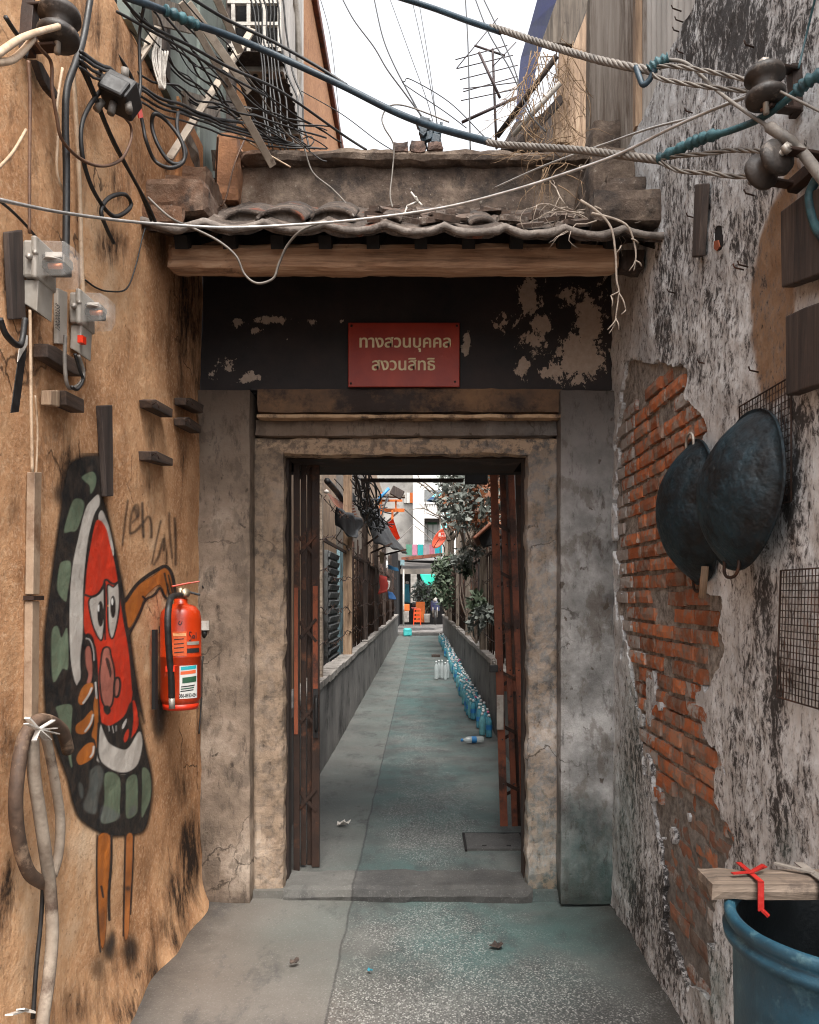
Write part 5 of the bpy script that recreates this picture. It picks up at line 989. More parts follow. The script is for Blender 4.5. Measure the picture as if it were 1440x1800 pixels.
def fence(s,label,posts,ystart,yend,cpost):
    X=(WL-.06) if s<0 else (WR+.06); t=thing('barred_fence',label,'fence',(X,ystart,.8)); rr=random.Random(11+s)
    for y,w,h,mm in posts: obj('post',MB().rough(X-w/2,X+w/2,y-w/2,y+w/2,.79,h,.12,.004,5),M[mm],t)
    mb=MB(); y=ystart+(3.6 if s<0 else .2)
    while y<yend: mb.tube([(X+.02*s,y,.79),(X+.02*s+rr.uniform(-.01,.01),y+rr.uniform(-.03,.03),2.15+rr.uniform(-.15,.15))],.011,5); y+=rr.uniform(.2,.36)
    mb.beam((X+.02*s,ystart,2.0),(X+.02*s,yend,2.0),.02,.03); obj('bars',mb,M['iron'],t)
    for k,z in enumerate((1.05,1.35,1.68,2.0,2.32)):
        n=int((yend-ystart)/.5); q=[Vector((X-s*.05+rr.uniform(-.02,.02),ystart+i*.5,z+rr.uniform(-.05,.05))) for i in range(n+1)]; w=MB().tube(crom(q,3),.0045,4)
        for i in range(1,n*3,4): p=q[i//3]+(q[min(i//3+1,n)]-q[i//3])*((i%3)/3); w.beam(p+Vector((-.02,-.02,-.03)),p+Vector((.02,.02,.03)),.005,.005); w.beam(p+Vector((.02,-.03,-.02)),p+Vector((-.02,.03,.02)),.005,.005)
        obj('barbed_wire',w,M['iron'],t)
    return t
fence(-1,'barred fence with pale wood posts and barbed wire on the left low wall',((6.95,.075,3.2,'postwood'),(9.75,.1,3.0,'tanwood'),(12.7,.09,2.7,'darkwood'),(15.8,.1,2.9,'darkwood'),(19.2,.1,2.6,'darkwood'),(23,.1,2.6,'darkwood')),6.2,27,'postwood')
fence(1,'barred fence with grey posts and barbed wire on the right low wall',((6.9,.1,2.3,'darkwood'),(10.6,.14,2.55,'greywood'),(14.2,.12,2.6,'greywood'),(18,.12,2.9,'greywood'),(22.5,.16,3.3,'greywood'),(26,.16,3.3,'greywood')),6.0,27,'greywood')
# ================================================================== houses along the alley
def leaves(mb,c,rad,n,s,rr,up=.0):
    for k in range(n):
        while True:
            q=Vector((rr.uniform(-1,1),rr.uniform(-1,1),rr.uniform(-1,1)))
            if q.length<1: break
        p=Vector(c)+Vector((q.x*rad[0],q.y*rad[1],q.z*rad[2])); a=Vector((rr.gauss(0,1),rr.gauss(0,1),rr.gauss(0,1)-up)).normalized(); b=a.cross(Vector((rr.gauss(0,1),rr.gauss(0,1),rr.gauss(0,1)))).normalized(); L=s*rr.uniform(.6,1.3)
        mb.add([p,p+a*L*.5+b*L*.28,p+a*L,p+a*L*.5-b*L*.28],[(0,1,2,3)])
    return mb
M['facade_tan']=M['tanwood']; M['facade_grey']=M['greywood']; M['louvre']=worn('grey_louvre',C(84,86,86),C(122,124,124),.7,scale=6,dirt=C(60,58,56),dirt_at=.58); M['bluepaint']=worn('faded_blue_paint',C(96,128,138),C(136,162,168),.75,scale=8,dirt=C(80,76,70),dirt_at=.56); M['teal_paint']=worn('turquoise_paint',C(40,158,158),C(74,186,184),.7,scale=5,dirt=C(90,120,116),dirt_at=.62)
def rowhouse(s,y0,y1,label,panels,h,wallm):
    X=-1.3 if s<0 else 1.28; t=thing('row_house',label,'house',(X,y0,0)); a,b=sorted((X,X+s*.25)); obj('wall',MB().bx(a,b,y0,y1,0,h),M[wallm],t)
    for nm,ya,yb,z0,z1,mm,ribs in panels:
        mb=MB(); e=X-s*.05; a,b=sorted((X,e)); mb.bx(a,b,ya,yb,z0,z1)
        if ribs:
            n=int((z1-z0)/.11)
            for i in range(n): mb.box((X-s*.065,(ya+yb)/2,z0+(i+.5)*(z1-z0)/n),(.03,yb-ya-.1,.075),Matrix.Rotation(s*-.28,3,'Y'))
        obj(nm,mb,M[mm],t,bev=.006)
    return t
rowhouse(-1,5,12.55,'nearest left alley house of weathered tan planks with grey louvred shutter',(('shutter',11.0,12.3,.55,2.1,'louvre',True),('door',9.2,10.6,.1,2.2,'darkwood',False)),4.2,'tanwood')
rowhouse(-1,12.6,19.5,'middle left alley house with faded blue door post and dark openings',(('door_post',12.65,13.4,.4,2.2,'bluepaint',False),('door',13.7,15.0,.1,2.2,'dark',False),('shutter',15.3,16.4,.6,2.2,'tanwood',True),('window',16.8,18.4,.9,2.1,'dark',False)),4.4,'greywood')
rowhouse(-1,19.55,28.5,'far left alley house with orange balcony frame',(('door',20,22,.1,2.2,'dark',False),('window',23,25,.9,2.1,'dark',False),('shutter',25.5,27,.9,2.1,'greywood',True)),5.0,'tanwood')
rowhouse(1,5,15,'nearest right alley house overgrown with creepers',(('door',8,10,.1,2.1,'dark',False),('window',11,13.5,.9,2.1,'dark',False)),3.9,'darkwood'); rowhouse(1,15.1,28,'far right alley house behind the fence posts',(('door',17,19,.1,2.1,'dark',False),('window',22,25,.9,2.1,'dark',False)),4.2,'darkwood')
# awnings, left
def cloth(c4,n=12,sag=.05,rum=.02,f=3.):
    a,b,c,d=[P(*q) for q in c4]; mb=MB(); vs=[]
    for j in range(n+1):
        for i in range(n+1):
            u,v=i/n,j/n; p=(a*(1-u)+b*u)*(1-v)+(d*(1-u)+c*u)*v; p+=MN.noise_vector(p*f)*rum; p.z-=sag*math.sin(math.pi*u)*math.sin(math.pi*v); vs.append(p)
    return mb.add(vs,[(j*(n+1)+i,j*(n+1)+i+1,(j+1)*(n+1)+i+1,(j+1)*(n+1)+i) for j in range(n) for i in range(n)],True)
def solid(o,t): m=o.modifiers.new('thick','SOLIDIFY'); m.thickness=t; return o
M['browntarp']=worn('brown_tarp',C(112,66,48),C(152,98,74),.6,scale=4,dirt=C(60,40,32),dirt_at=.6); M['blacktarp']=worn('black_tarp',C(14,14,15),C(34,34,35),.5,scale=5)
aw=thing('awning','sagging brown and black tarpaulin awning over the left alley shutters','awning',P(610,900,9.5))
solid(obj('brown_sheet',cloth(((577,868,9.),(606,884,10.5),(618,912,10.5),(598,902,9.)),sag=.04),M['browntarp'],aw),.004); solid(obj('black_sheet',cloth(((590,890,8.8),(640,915,10.6),(628,948,9.6),(588,925,9.)),sag=.12,rum=.04),M['blacktarp'],aw),.004)
obj('folded_edge',MB().tube(crom([P(575,845,9),P(590,862,9.6),P(603,880,10.2)],5),.035,8),M['blacktarp'],aw); obj('pole_tip',MB().lathe([(0,0),(.03,.01),(.03,.03),(0,.05)],P(574,868,8.9)),M['white'],aw)
mb=MB()
for k in range(6): mb.beam(P(608+k*2.2,889+k*4.,10.6),P(620+k*1.5,884+k*5,10.9),.02,.02)
obj('ribs',mb,M['browntarp'],aw)
aw2=thing('awning','black sheet awning on iron brackets farther along the left alley','awning',P(680,950,15))
solid(obj('sheet',cloth(((632,896,11.5),(668,905,16),(716,975,16.5),(655,950,12)),sag=.05,rum=.05,f=2.),M['blacktarp'],aw2),.006)
for a,b in(((640,960,12.5),(665,942,12.5)),((652,972,13.5),(690,955,13.5)),((664,978,15),(714,966,15.4))): obj('bracket',MB().beam(P(*a),P(*b),.03,.03),M['iron'],aw2)
rr=random.Random(21); cb=MB()
for k in range(26):
    a=P(rr.uniform(618,650),rr.uniform(826,850),rr.uniform(9,11)); b=P(rr.uniform(650,690),rr.uniform(880,935),rr.uniform(12,15)); q=[a+(b-a)*(i/6)+Vector((rr.gauss(0,.07),0,rr.gauss(0,.09)-.25*math.sin(math.pi*i/6))) for i in range(7)]; cb.tube(crom(q,4),.011,4)
one('cable_tangle',cb,M['black'],'dense tangle of black cables above the left alley awnings','cables')
for k,(pts,lab) in enumerate((([(578,878,8.8),(586,898,8.9),(596,905,9),(600,930,9.2),(592,945,9.3),(600,955,9.4),(626,965,10)],'grey cord hanging in an s bend under the brown awning'),([(588,842,9.4),(600,855,9.6),(608,868,9.8)],'short black wire on the tan planks above the brown awning'),([(616,842,9.5),(622,850,9.6),(632,835,9.8)],'black hooked wire by the transom'))): cable(pts,.006,'cable_grey' if k==0 else 'black',lab)
hat=thing('pot','dark upturned pot on the brown awning','pot',P(616,870,10.6)); obj('bowl',MB().lathe([(.0,.10),(.05,.1),(.075,.05),(.08,0),(.09,-.01)],P(615,880,10.6),n=18),M['blacktarp'],hat)
M['orangepaint']=worn('orange_painted_wood',C(176,82,26),C(214,112,44),.7,scale=6,dirt=C(110,60,36),dirt_at=.62)
of=thing('balcony_frame','orange painted wooden balcony frame jutting over the left alley','balcony',P(680,900,19)); D=19
for x0,y0,x1,y1,w in((669,866,669,945,.07),(668,880,706,880,.05),(666,897,709,897,.08),(672,912,690,940,.05),(690,897,690,925,.05),(696,880,696,897,.04)): obj('beam',MB().beam(P(x0,y0,D),P(x1,y1,D+.6*(x1-x0)/40),w,w),M['orangepaint'],of)
obj('flag',cloth(((680,920,18.6),(692,912,18.6),(704,945,18.9),(696,958,18.9)),sag=.02),M['redpaint'],of); obj('shelf_board',MB().beam(P(664,871,D),P(712,873,D),.3,.05),M['greywood'],of); obj('cross_brace',MB().beam(P(672,925,D),P(700,900,D),.04,.04),M['darkwood'],of)
one('blue_tube',MB().tube([P(662,882,18.5),P(684,858,18.5)],.035,8),worn('blue_plastic',C(40,110,160),C(70,140,190),.5),'blue plastic tube leaning over the orange balcony frame','tube')
one('grey_box',MB().box(P(698,866,18.4),(.28,.2,.2),Matrix.Rotation(.5,3,'Y')),M['darkwood'],'grey tilted box above the orange balcony frame','box',bev=.01)
# clothes hanging on the left fence
for k,(pts,mm,lab,c_) in enumerate(((((681,993,15),(700,995,15),(702,1002,15),(682,1000,15)),(30,84,116),'bright blue cloth hanging high on the left fence','cloth'),(((668,1010,14),(680,1012,14),(681,1042,14),(666,1046,14)),(150,52,44),'red cloth hanging in the middle of the left fence','cloth'),(((676,1020,14.3),(684,1022,14.3),(683,1036,14.3),(677,1036,14.3)),(176,172,168),'white cloth hanging beside the red one on the fence','cloth'),(((682,1040,15),(692,1043,15),(694,1056,15),(684,1054,15)),(44,84,130),'dark blue cloth hanging low on the left fence','cloth'),(((668,970,14.5),(676,971,14.5),(676,990,14.5),(668,990,14.5)),(176,156,132),'beige cloth hanging under the second awning','cloth'))):
    o=solid(one('hanging_cloth',cloth(pts,8,.01,.05,5.),worn('cloth_%d'%k,C(*[max(0,v-20) for v in mm]),C(*mm),.85,scale=8),lab,c_,'clothes hung on the left fence'),.01)
# ================================================================== greenery, right
def leafmat(name,a,b,c):
    m=Mat(name,.6); n=m.noise(7,5,.7); m.col(m.ramp(n,(.3,a),(.5,b),(.72,c))); return m.m
M['leaf']=leafmat('green_leaves',C(34,44,34),C(66,80,60),C(112,122,100)); M['dryleaf']=leafmat('rusty_dry_leaves',C(66,44,30),C(128,74,40),C(150,134,118)); M['greyleaf']=leafmat('dusty_leaves',C(48,54,50),C(96,102,96),C(160,162,154))
def plant(name,label,cat,base,stems,clumps,m,rr,ls,group=None):
    t=thing(name,label,cat,base,group); mb=MB()
    for a,b,r in stems: mb.tube(crom([Vector(a),(Vector(a)+Vector(b))/2+Vector((rr.uniform(-.1,.1),0,rr.uniform(-.05,.1))),Vector(b)],4),[r*(1-.07*i) for i in range(9)],5)
    obj('stem',mb,M['twig'],t)
    for mm in sorted({q[3] for q in clumps}):
        mb=MB()
        for c,rad,n,k in clumps:
            if k==mm: leaves(mb,c,rad,n,ls,rr,.3)
        obj('foliage',mb,M[mm],t)
    return t
rr=random.Random(33)
ck=[]; st_=[]
for k in range(34):
    px=rr.uniform(796,872); py=rr.uniform(826,925); D=rr.uniform(7.5,11); c=P(px,py,D); ck.append((c,(.16,.4,.13),95,rr.choice(['greyleaf','greyleaf','dryleaf','greyleaf'])))
for k in range(14): a=P(rr.uniform(815,875),960,9); st_.append((a,P(rr.uniform(795,870),rr.uniform(826,880),rr.uniform(8,10.5)),.012))
plant('creeper','thick creeper with green and rusty dry leaves above the right fence','creeper',P(840,960,9),st_,ck,None,rr,.075)
for lab,items,base in(('green leafy shrub growing through the middle of the right fence',((812,985,10,.13,'greyleaf'),(828,966,9.5,.14,'greyleaf'),(820,1000,10,.09,'leaf')),(826,1100,9.5)),('potted shrub with pale green leaves on the right low wall',((840,1060,7.6,.075,'leaf'),(850,1080,7.4,.07,'greyleaf'),(834,1098,7.6,.06,'greyleaf')),(838,1130,7.5)),('drooping green tree at the far end of the right fence',((775,1000,22,.28,'leaf'),(782,1020,20,.25,'leaf'),(772,1035,22,.24,'leaf'),(786,990,20,.24,'leaf'),(784,1050,19,.2,'leaf')),(784,1080,20))):
    ck=[(P(x,y,D),(s,s*1.2,s*1.15),170,m) for x,y,D,s,m in items]; b=P(*base); plant('shrub',lab,'shrub',b,[(b,c[0],.012) for c in ck],ck,None,rr,.07 if base[2]<15 else .13)
bt=thing('tree','bare grey tree with tangled branches above the far right houses','tree',P(790,960,22)); mb=MB(); rr=random.Random(8)
for k in range(5): grow(mb,P(788+2*k,950,22),Vector((-.25+.1*k,.1,1)),1.5,.05,2,rr,.1)
obj('trunk',mb,M['greywood'],bt); mb=MB()
for k in range(9): leaves(mb,P(rr.uniform(768,800),rr.uniform(842,890),22),(.22,.4,.2),60,.12,rr)
obj('crown',mb,M['greyleaf'],bt)
rh=thing('lean_to_roof','reddish lean-to roof end with black sheet behind the right gate','roof',P(848,950,8)); solid(obj('roof_sheet',cloth(((831,944,8.),(862,918,8),(864,930,9),(836,958,9)),sag=.0,rum=.01),M['browntarp'],rh),.03); solid(obj('black_sheet',cloth(((842,938,8.2),(866,920,8.2),(866,962,8.2),(850,966,8.2)),sag=.0,rum=.03),M['blacktarp'],rh),.01)
# ================================================================== far end of the alley
M['farwhite']=worn('far_white_wall',C(176,172,168),C(210,207,203),.8,scale=1.2,dirt=C(140,132,124),dirt_at=.6,stretch=(1,1,.5)); M['fargrey']=worn('far_grey_wall',C(110,106,102),C(150,146,140),.85,scale=1.,dirt=C(84,78,72),dirt_at=.58)
fb=thing('white_house','white house with balustraded balcony closing the far end of the alley','house',P(740,1090,34)); D=34
def q_(x0,x1,y0,y1,D,d=.3): return MB().bx(gx(x0,D),gx(x1,D),D,D+d,gz(y1,D),gz(y0,D))
obj('wall',q_(620,860,760,985,D+.8),M['farwhite'],fb); obj('column',q_(726,746,820,958,D-.6,.5),M['farwhite'],fb); obj('side_wall',q_(620,727,800,985,D+.2,.3),M['fargrey'],fb)
obj('balcony_slab',q_(737,782,903,911,D-.5,1.2),M['farwhite'],fb); obj('balcony_rail',q_(737,780,882,886,D-.5,.2),M['farwhite'],fb)
for k in range(10):
    c=P(739.5+4.1*k,903,D-.4); obj('baluster',MB().lathe([(.04,0),(.04,.03),(.025,.05),(.05,.14),(.03,.24),(.022,.32),(.04,.36),(.04,.4)],c,n=8),M['farwhite'],fb)
obj('balcony_door',q_(741,774,861,880,D+.75,.06),M['louvre'],fb); wd=obj('window',q_(741,777,914,950,D+.72,.09),M['fargrey'],fb)
for x in(744,753,762,770): obj('shutter',q_(x,x+7.4,922,950,D+.66,.05),M['farwhite'],wd)
obj('green_curtain',q_(752,768,915,922,D+.66,.05),worn('green_cloth',C(52,96,70),C(80,120,92),.9),wd); obj('dark_lintel',q_(737,782,911,915,D-.2,.9),M['darkwood'],fb)
for k,c in enumerate(((170,166,160),(206,200,194),(206,110,50))): obj('side_shutter',q_(710+5.5*k,715+5.5*k,866,884,D+.1,.08),worn('side_shutter_%d'%k,C(*[v-24 for v in c]),C(*c),.8),fb)
obj('turquoise_column',q_(775,791,902,940,D-.4,.4),worn('turquoise_render',C(110,170,172),C(140,196,196),.8,scale=2),fb)
def farthing(name,label,cat,parts,base,group=None):
    t=thing(name,label,cat,base,group)
    for nm,mb,mm,bv in parts: obj(nm,mb,mm,t,bev=bv)
    return t
ban=thing('striped_awning','striped pink and turquoise awning below the white house','awning',P(750,968,31)); D=31
for x0,x1,c in((725,733.5,(168,112,132)),(734.5,744,(28,150,150)),(745,754,(150,138,142)),(755,764,(176,112,128)),(765,777,(30,158,170)),(714,724,(70,120,100))): obj('stripe',q_(x0,x1,957,976,D,.04),worn('stripe_%d'%x0,C(*[v-18 for v in c]),C(*c),.8),ban)
obj('rusty_edge',MB().beam(P(706,983,D-.3),P(778,975,D-.3),.4,.12),M['brownred'],ban)
can=thing('grey_canopy','grey canvas canopy over the yard at the alley end','canopy',P(740,1000,31)); obj('sheet',cloth(((708,988,31.5),(772,992,31.5),(768,1006,30),(704,1010,30)),sag=.03,rum=.05,f=1.),worn('grey_canvas',C(70,66,64),C(108,102,98),.9,scale=2),can); obj('valance',q_(704,769,1000,1009,29.9,.03),worn('grey_valance',C(84,78,72),C(116,108,100),.9,scale=2),can)
one('dark_shed',MB().bx(gx(690,37),gx(860,37),37,37.3,0,3.2).bx(gx(690,36),gx(702,36),33,37,0,3.2),M['dark'],'dark open shed behind the yard under the grey canopy','shed')
solid(one('green_tarp',cloth(((738,1007,33),(768,1007,33),(768,1045,33),(750,1038,33)),10,.05,.06,2.),worn('green_tarp',C(10,150,130),C(40,186,160),.55,scale=3),'turquoise green tarpaulin slung behind the plants at the alley end','tarpaulin'),.01)
D=31.5; one('door_curtain',q_(722,733,1008,1060,33.4,.05),M['coping'],'pale door curtain in the shed behind the yard','curtain')
gar=thing('hanging_dress','teal garment hanging beside the white pole at the alley end','garment',P(716,1035,31)); obj('cloth',solid(obj('skirt',cloth(((712,1028,31),(720,1028,31),(721,1060,31),(710,1060,31)),8,.0,.05,3.),worn('teal_cloth',C(10,70,86),C(24,96,110),.85,scale=6),gar),.05) and MB().box(P(716,1024,31),(.12,.08,.1)),M['coping'],gar,bev=.03)
one('pole',MB().tube([P(709.5,1100,29.3),P(709.5,1000,29.3)],.03,8),M['white'],'thin white pole at the left corner of the alley end','pole')
one('lamp_box',MB().rough(gx(704,29),gx(711,29),29,29.15,gz(994,29),gz(984,29),.05,.004),M['bluepaint'],'pale turquoise box on top of the white pole','box')
ST=M['orangepaint']; m=worn('orange_red_plastic',C(206,60,24),C(226,84,40),.4,scale=5); M['stoolred']=m
st=thing('plastic_stool','tall orange red plastic stool on the pale ground at the alley end','stool',P(733.5,1099,30)); D=30
gz0=gz(1099,30)
obj('seat',MB().bx(gx(727.5,D),gx(739.5,D),D,D+.26,gz(1071,D)-.02,gz(1071,D)+.015),m,st,bev=.01)
for x in(728.2,738.6):
    for y in(D+.02,D+.24): obj('leg',MB().beam((gx(x,D),y,gz(1072,D)),(gx(x+(-1 if x<733 else 1),D),y,gz0),.03,.03),m,st)
for py in(1077,1084,1091): obj('rung',MB().bx(gx(728,D),gx(739,D),D+.01,D+.03,gz(py+2.2,D),gz(py-1.2,D)),m,st)
one('orange_cabinet',q_(731,747,1058,1094,31.2,.4),M['orangepaint'],'orange wooden cabinet behind the plastic stool','cabinet',bev=.01)
one('white_bucket',MB().lathe([(.1,0),(.12,.3),(.13,.31),(.12,.32)],P(751,1094,31),n=14),M['white'],'pale bucket between orange cabinet and motorbike','bucket')
fp=thing('orange_bin','orange and white bin standing beside the white pole','bin',P(714,1094,30)); obj('body',q_(710.5,719,1074,1094,30,.2),M['coping'],fp,bev=.02); obj('lid',q_(710,720,1062,1074,30,.22),M['orangepaint'],fp,bev=.02)
pb=thing('pink_basin','pink basin and dark pot on the yard shelf','basin',P(728,1068,30.6)); obj('rim',MB().lathe([(.06,0),(.1,.06),(.11,.065),(.1,.07)],P(728,1071,30.6),n=14),worn('pink_plastic',C(190,90,90),C(206,120,116),.5),pb); obj('pot',MB().lathe([(.04,0),(.07,.08),(.06,.14),(0,.15)],P(728,1065,30.6),n=14),M['black'],pb)
tb=thing('turquoise_box','turquoise plastic box on the floor at the left alley corner','box',P(716,1110,28.4)); obj('body',MB().rough(gx(709,28.4),gx(724,28.4),28.4,28.8,.05,.05+.27,.06,.008,4,.03),M['teal_paint'],tb)
mo=thing('motorbike','dark motorbike parked facing the camera at the alley end','motorbike',P(766,1097,31)); D=31; bx_=gx(765,D); zg=gz(1098,D)
for y in(D,D+1.15):
    w=obj('wheel',MB().lathe([(.2,-.045),(.26,-.045),(.28,-.02),(.28,.02),(.26,.045),(.2,.045),(.2,-.045)],(bx_,y,zg+.28),(1,0,0),20,cap=False),M['black'],mo); obj('rim',MB().lathe([(.03,-.03),(.2,-.02),(.2,.02),(.03,.03)],(bx_,y,zg+.28),(1,0,0),14),M['galv'],w)
obj('fork',MB().tube([(bx_-.07,D,zg+.28),(bx_-.09,D+.2,zg+.85)],.02,6).tube([(bx_+.07,D,zg+.28),(bx_+.09,D+.2,zg+.85)],.02,6),M['galv'],mo); obj('front_shield',MB().rough(bx_-.17,bx_+.17,D+.12,D+.3,zg+.5,zg+.92,.08,.02,4,.03),worn('blue_dark_paint',C(30,34,60),C(60,64,96),.4),mo); obj('headlight',MB().lathe([(.07,0),(.08,.03),(.03,.1)],(bx_,D+.1,zg+.95),(0,1,0),14),M['white'],mo)
obj('handlebar',MB().tube([(bx_-.32,D+.3,zg+1.0),(bx_-.1,D+.2,zg+.97),(bx_+.1,D+.2,zg+.97),(bx_+.32,D+.3,zg+1.0)],.016,6),M['black'],mo); obj('seat',MB().rough(bx_-.12,bx_+.12,D+.55,D+1.2,zg+.66,zg+.76,.1,.008,4,.02),M['black'],mo); obj('body',MB().rough(bx_-.1,bx_+.1,D+.3,D+1.1,zg+.32,zg+.66,.1,.01,4,.02),M['black'],mo)
for sx in(-1,1): obj('mirror',MB().tube([(bx_+sx*.2,D+.25,zg+1.0),(bx_+sx*.26,D+.25,zg+1.2)],.01,5).box((bx_+sx*.28,D+.25,zg+1.24),(.12,.02,.07)),M['black'],mo)
rr=random.Random(44); ck=[(P(x,y,31.8),(.22,.25,.24),150,m) for x,y,m in((738,1030,'greyleaf'),(744,1042,'leaf'),(750,1052,'leaf'),(742,1050,'greyleaf'),(756,1062,'leaf'),(758,1036,'greyleaf'),(734,1044,'greyleaf'))]; b=P(746,1092,31.8)
plant('potted_plant','leafy potted plants massed before the turquoise tarpaulin','plant',b,[(b,c[0],.015) for c in ck],ck,None,rr,.15)
par=thing('parasol','blue and turquoise checked parasol near the balcony of the white house','parasol',P(775,885,30)); c=P(774,862,30)
for k in range(3): obj('canopy_band',MB().lathe([(.02+.17*k,-.13*k),(.17+.17*k,-.13-.13*k)],c,n=12,cap=False),[worn('navy_cloth',C(12,44,80),C(20,70,110),.8),worn('pale_turquoise_cloth',C(70,170,180),C(110,196,200),.8),worn('navy_hem',C(14,40,70),C(20,60,96),.8)][k],par)
obj('pole',MB().tube([c,c+Vector((0,0,-2.6))],.02,8),M['galv'],par)
dh=thing('satellite_dish','orange red satellite dish with a white label facing down the alley','satellite dish',P(774,946,24)); c=P(773.5,946,24); ax=Vector((-.62,-.62,.42)).normalized()
u=Vector((.56,0,.83)).normalized(); v=Vector((-.83,0,.56)); mb=MB(); n=40; rg=[]
for k in range(7): rg.append((k/6*.345,k/6*.165))
nrm=u.cross(v); nrm=nrm if nrm.y<0 else -nrm; vs=[]
for a,b in rg:
    for i in range(n): t=2*math.pi*i/n; vs.append(c+u*a*math.cos(t)+v*b*math.sin(t)+nrm*(.05-(a/.345)**2*.05)*-1)
mb.add(vs,[(k*n+i,k*n+(i+1)%n,(k+1)*n+(i+1)%n,(k+1)*n+i) for k in range(6) for i in range(n)],True); solid(obj('reflector',mb,worn('dish_orange',C(196,74,50),C(214,96,70),.5,scale=4),dh),.012)
o1=c+u*.13+nrm*.045-v*.01; lbm=obj('label',MB().add([o1+Vector((a*.13,-.02,b*.055)) for a,b in((-1,-1),(1,-1),(1.1,1),(-.9,1))],[(0,1,2,3)]),M['white'],dh)
obj('lettering',text_mb('PSI',.11,lambda x,y:o1+Vector((x+.01,-.026,y)),bold=.004),M['redpaint'],lbm)
obj('arm',MB().tube([c+u*-.3,c+u*-.1+nrm*.45,],.012,6).tube([c-nrm*.05,P(781,962,24.3),P(781,980,24.3)],.018,6),M['black'],dh)
for pts,lab in((([(711,895,20),(745,925,24),(770,942,26)],'taut wire crossing before the far balcony')),([(730,925,26),(755,945,25),(766,962,24.2)],'wire running to the satellite dish'),([(686,958,15.5),(705,945,20),(727,922,28)],'wire climbing from the second awning to the white house')): cable(pts,.012,'cable_grey',lab)
# ================================================================== bottles
def m_bot(name,col,al=.75):
    m=Mat(name,.08); m.col(m.mix(m.noise(14,4,.6),C(*[max(0,v-30) for v in col]),C(*col))); m.b.inputs['Alpha'].default_value=al; return m.m
M['bot']=m_bot('blue_bottle_plastic',(92,158,178)); M['bot2']=m_bot('aqua_bottle_plastic',(120,178,186)); M['botclear']=m_bot('clear_bottle_plastic',(196,204,204),.55); M['cap']=worn('white_cap',C(190,194,196),C(220,222,222),.5); M['capp']=worn('pink_cap',C(196,80,120),C(214,120,150),.5); M['blab']=worn('blue_bottle_label',C(20,86,140),C(40,116,170),.5)
def mkbottle(name,label,m,lm,cm,loc):
    t=thing(name,label,'bottle',loc,'water bottles along the right low wall'); x,y,z=loc
    obj('body',MB().lathe([(0,.003),(.026,0),(.033,.008),(.033,.05),(.031,.06),(.033,.07),(.033,.14),(.03,.165),(.018,.19),(.0125,.2),(.0125,.215),(0,.216)],loc,n=14),m,t); obj('cap',MB().lathe([(.0145,.206),(.0145,.226),(.012,.229),(0,.229)],loc,n=12),cm,t)
    if lm: obj('label',MB().lathe([(.0338,.075),(.0338,.125)],loc,n=14,cap=False),lm,t)
    return t
BL='water bottle in the long row against the right low wall'
b1=mkbottle('bottle',BL,M['bot'],M['blab'],M['cap'],(.69,8.3,.055)); b2=mkbottle('bottle',BL,M['bot2'],None,M['cap'],(.63,8.42,.055)); b3=mkbottle('bottle','water bottle with pink cap in the long row',M['bot'],None,M['capp'],(.70,8.55,.055))
rr=random.Random(2); y=8.62; k=0
while y<26 and k<150:
    src=rr.choice([b1,b1,b2,b2,b1,b3 if rr.random()<.4 else b1]); x=.685-.0*(y-8)+rr.uniform(-.035,.035)
    dup(src,(x,y,.055),rr.uniform(0,6),scale=(1,1,rr.choice([1,1,1.08,.94])))
    if rr.random()<.55: dup(rr.choice([b1,b2]),(x-.085,y+.03,.055),rr.uniform(0,6))
    y+=rr.uniform(.075,.13)*(1+.03*(y-8)); k+=1
for i,(px,D) in enumerate(((767,14.0),(772,14.2),(777,14.1),(783,13.9),(787,14.2))):
    c=P(px,1045,D); 
    if i==0: bc_=mkbottle('bottle','clear bottle in the small group left of the long row',M['botclear'],None,M['cap'],(c.x,D,.055)); bc_['group']='clear bottles grouped left of the row'; bc_.scale=(1.1,1.1,1.35)
    else: dup(bc_,(c.x,D,.055),0,scale=(1.1,1.1,1.3+.05*(i%3)))
D=onfloor(838,1300,.085); fl=mkbottle('bottle','fallen bottle with dark blue label lying on the alley floor',M['botclear'],M['blab'],M['blab'],(0,0,0)); fl.location=(gx(850,D),D,.088); fl.rotation_euler=(math.radians(90),0,math.radians(-78)); del fl['group']
fl2=dup(fl,(gx(889,7.6),7.6,.055),0,'upright bottle with blue label seen between the right gate slats'); fl2.rotation_euler=(0,0,0)
for px,py,lab in((822,1242,'broken dark brick lying beside the bottle row'),(779,1180,'small dark brick beside the clear bottles')):
    D=onfloor(px,py,.055); one('brick',MB().rough(gx(px-6,D),gx(px+7,D),D,D+.16,.05,.12,.03,.008,14,.01),worn('dark_brick_%d'%px,C(60,44,38),C(110,86,76),.9,scale=14,bump=.7),lab,'brick')
D=19; one('scrap_board',MB().rough(gx(759,D),gx(774,D),D,D+.3,.05,.09,.06,.006,9),M['darkwood'],'dark scrap of board on the alley floor beside the far bottles','board')
# yard ground beyond the alley, a kerb and pale paving
one('paving',MB().rough(-2.6,2.6,29.2,44,-.02,.16,1.2,.004,2),M['lowwall'],None,None,kind='structure')
one('kerb',MB().rough(WL,WR,28.9,29.18,.0,.14,.12,.01,5,.01),M['floor'],None,None,kind='structure')
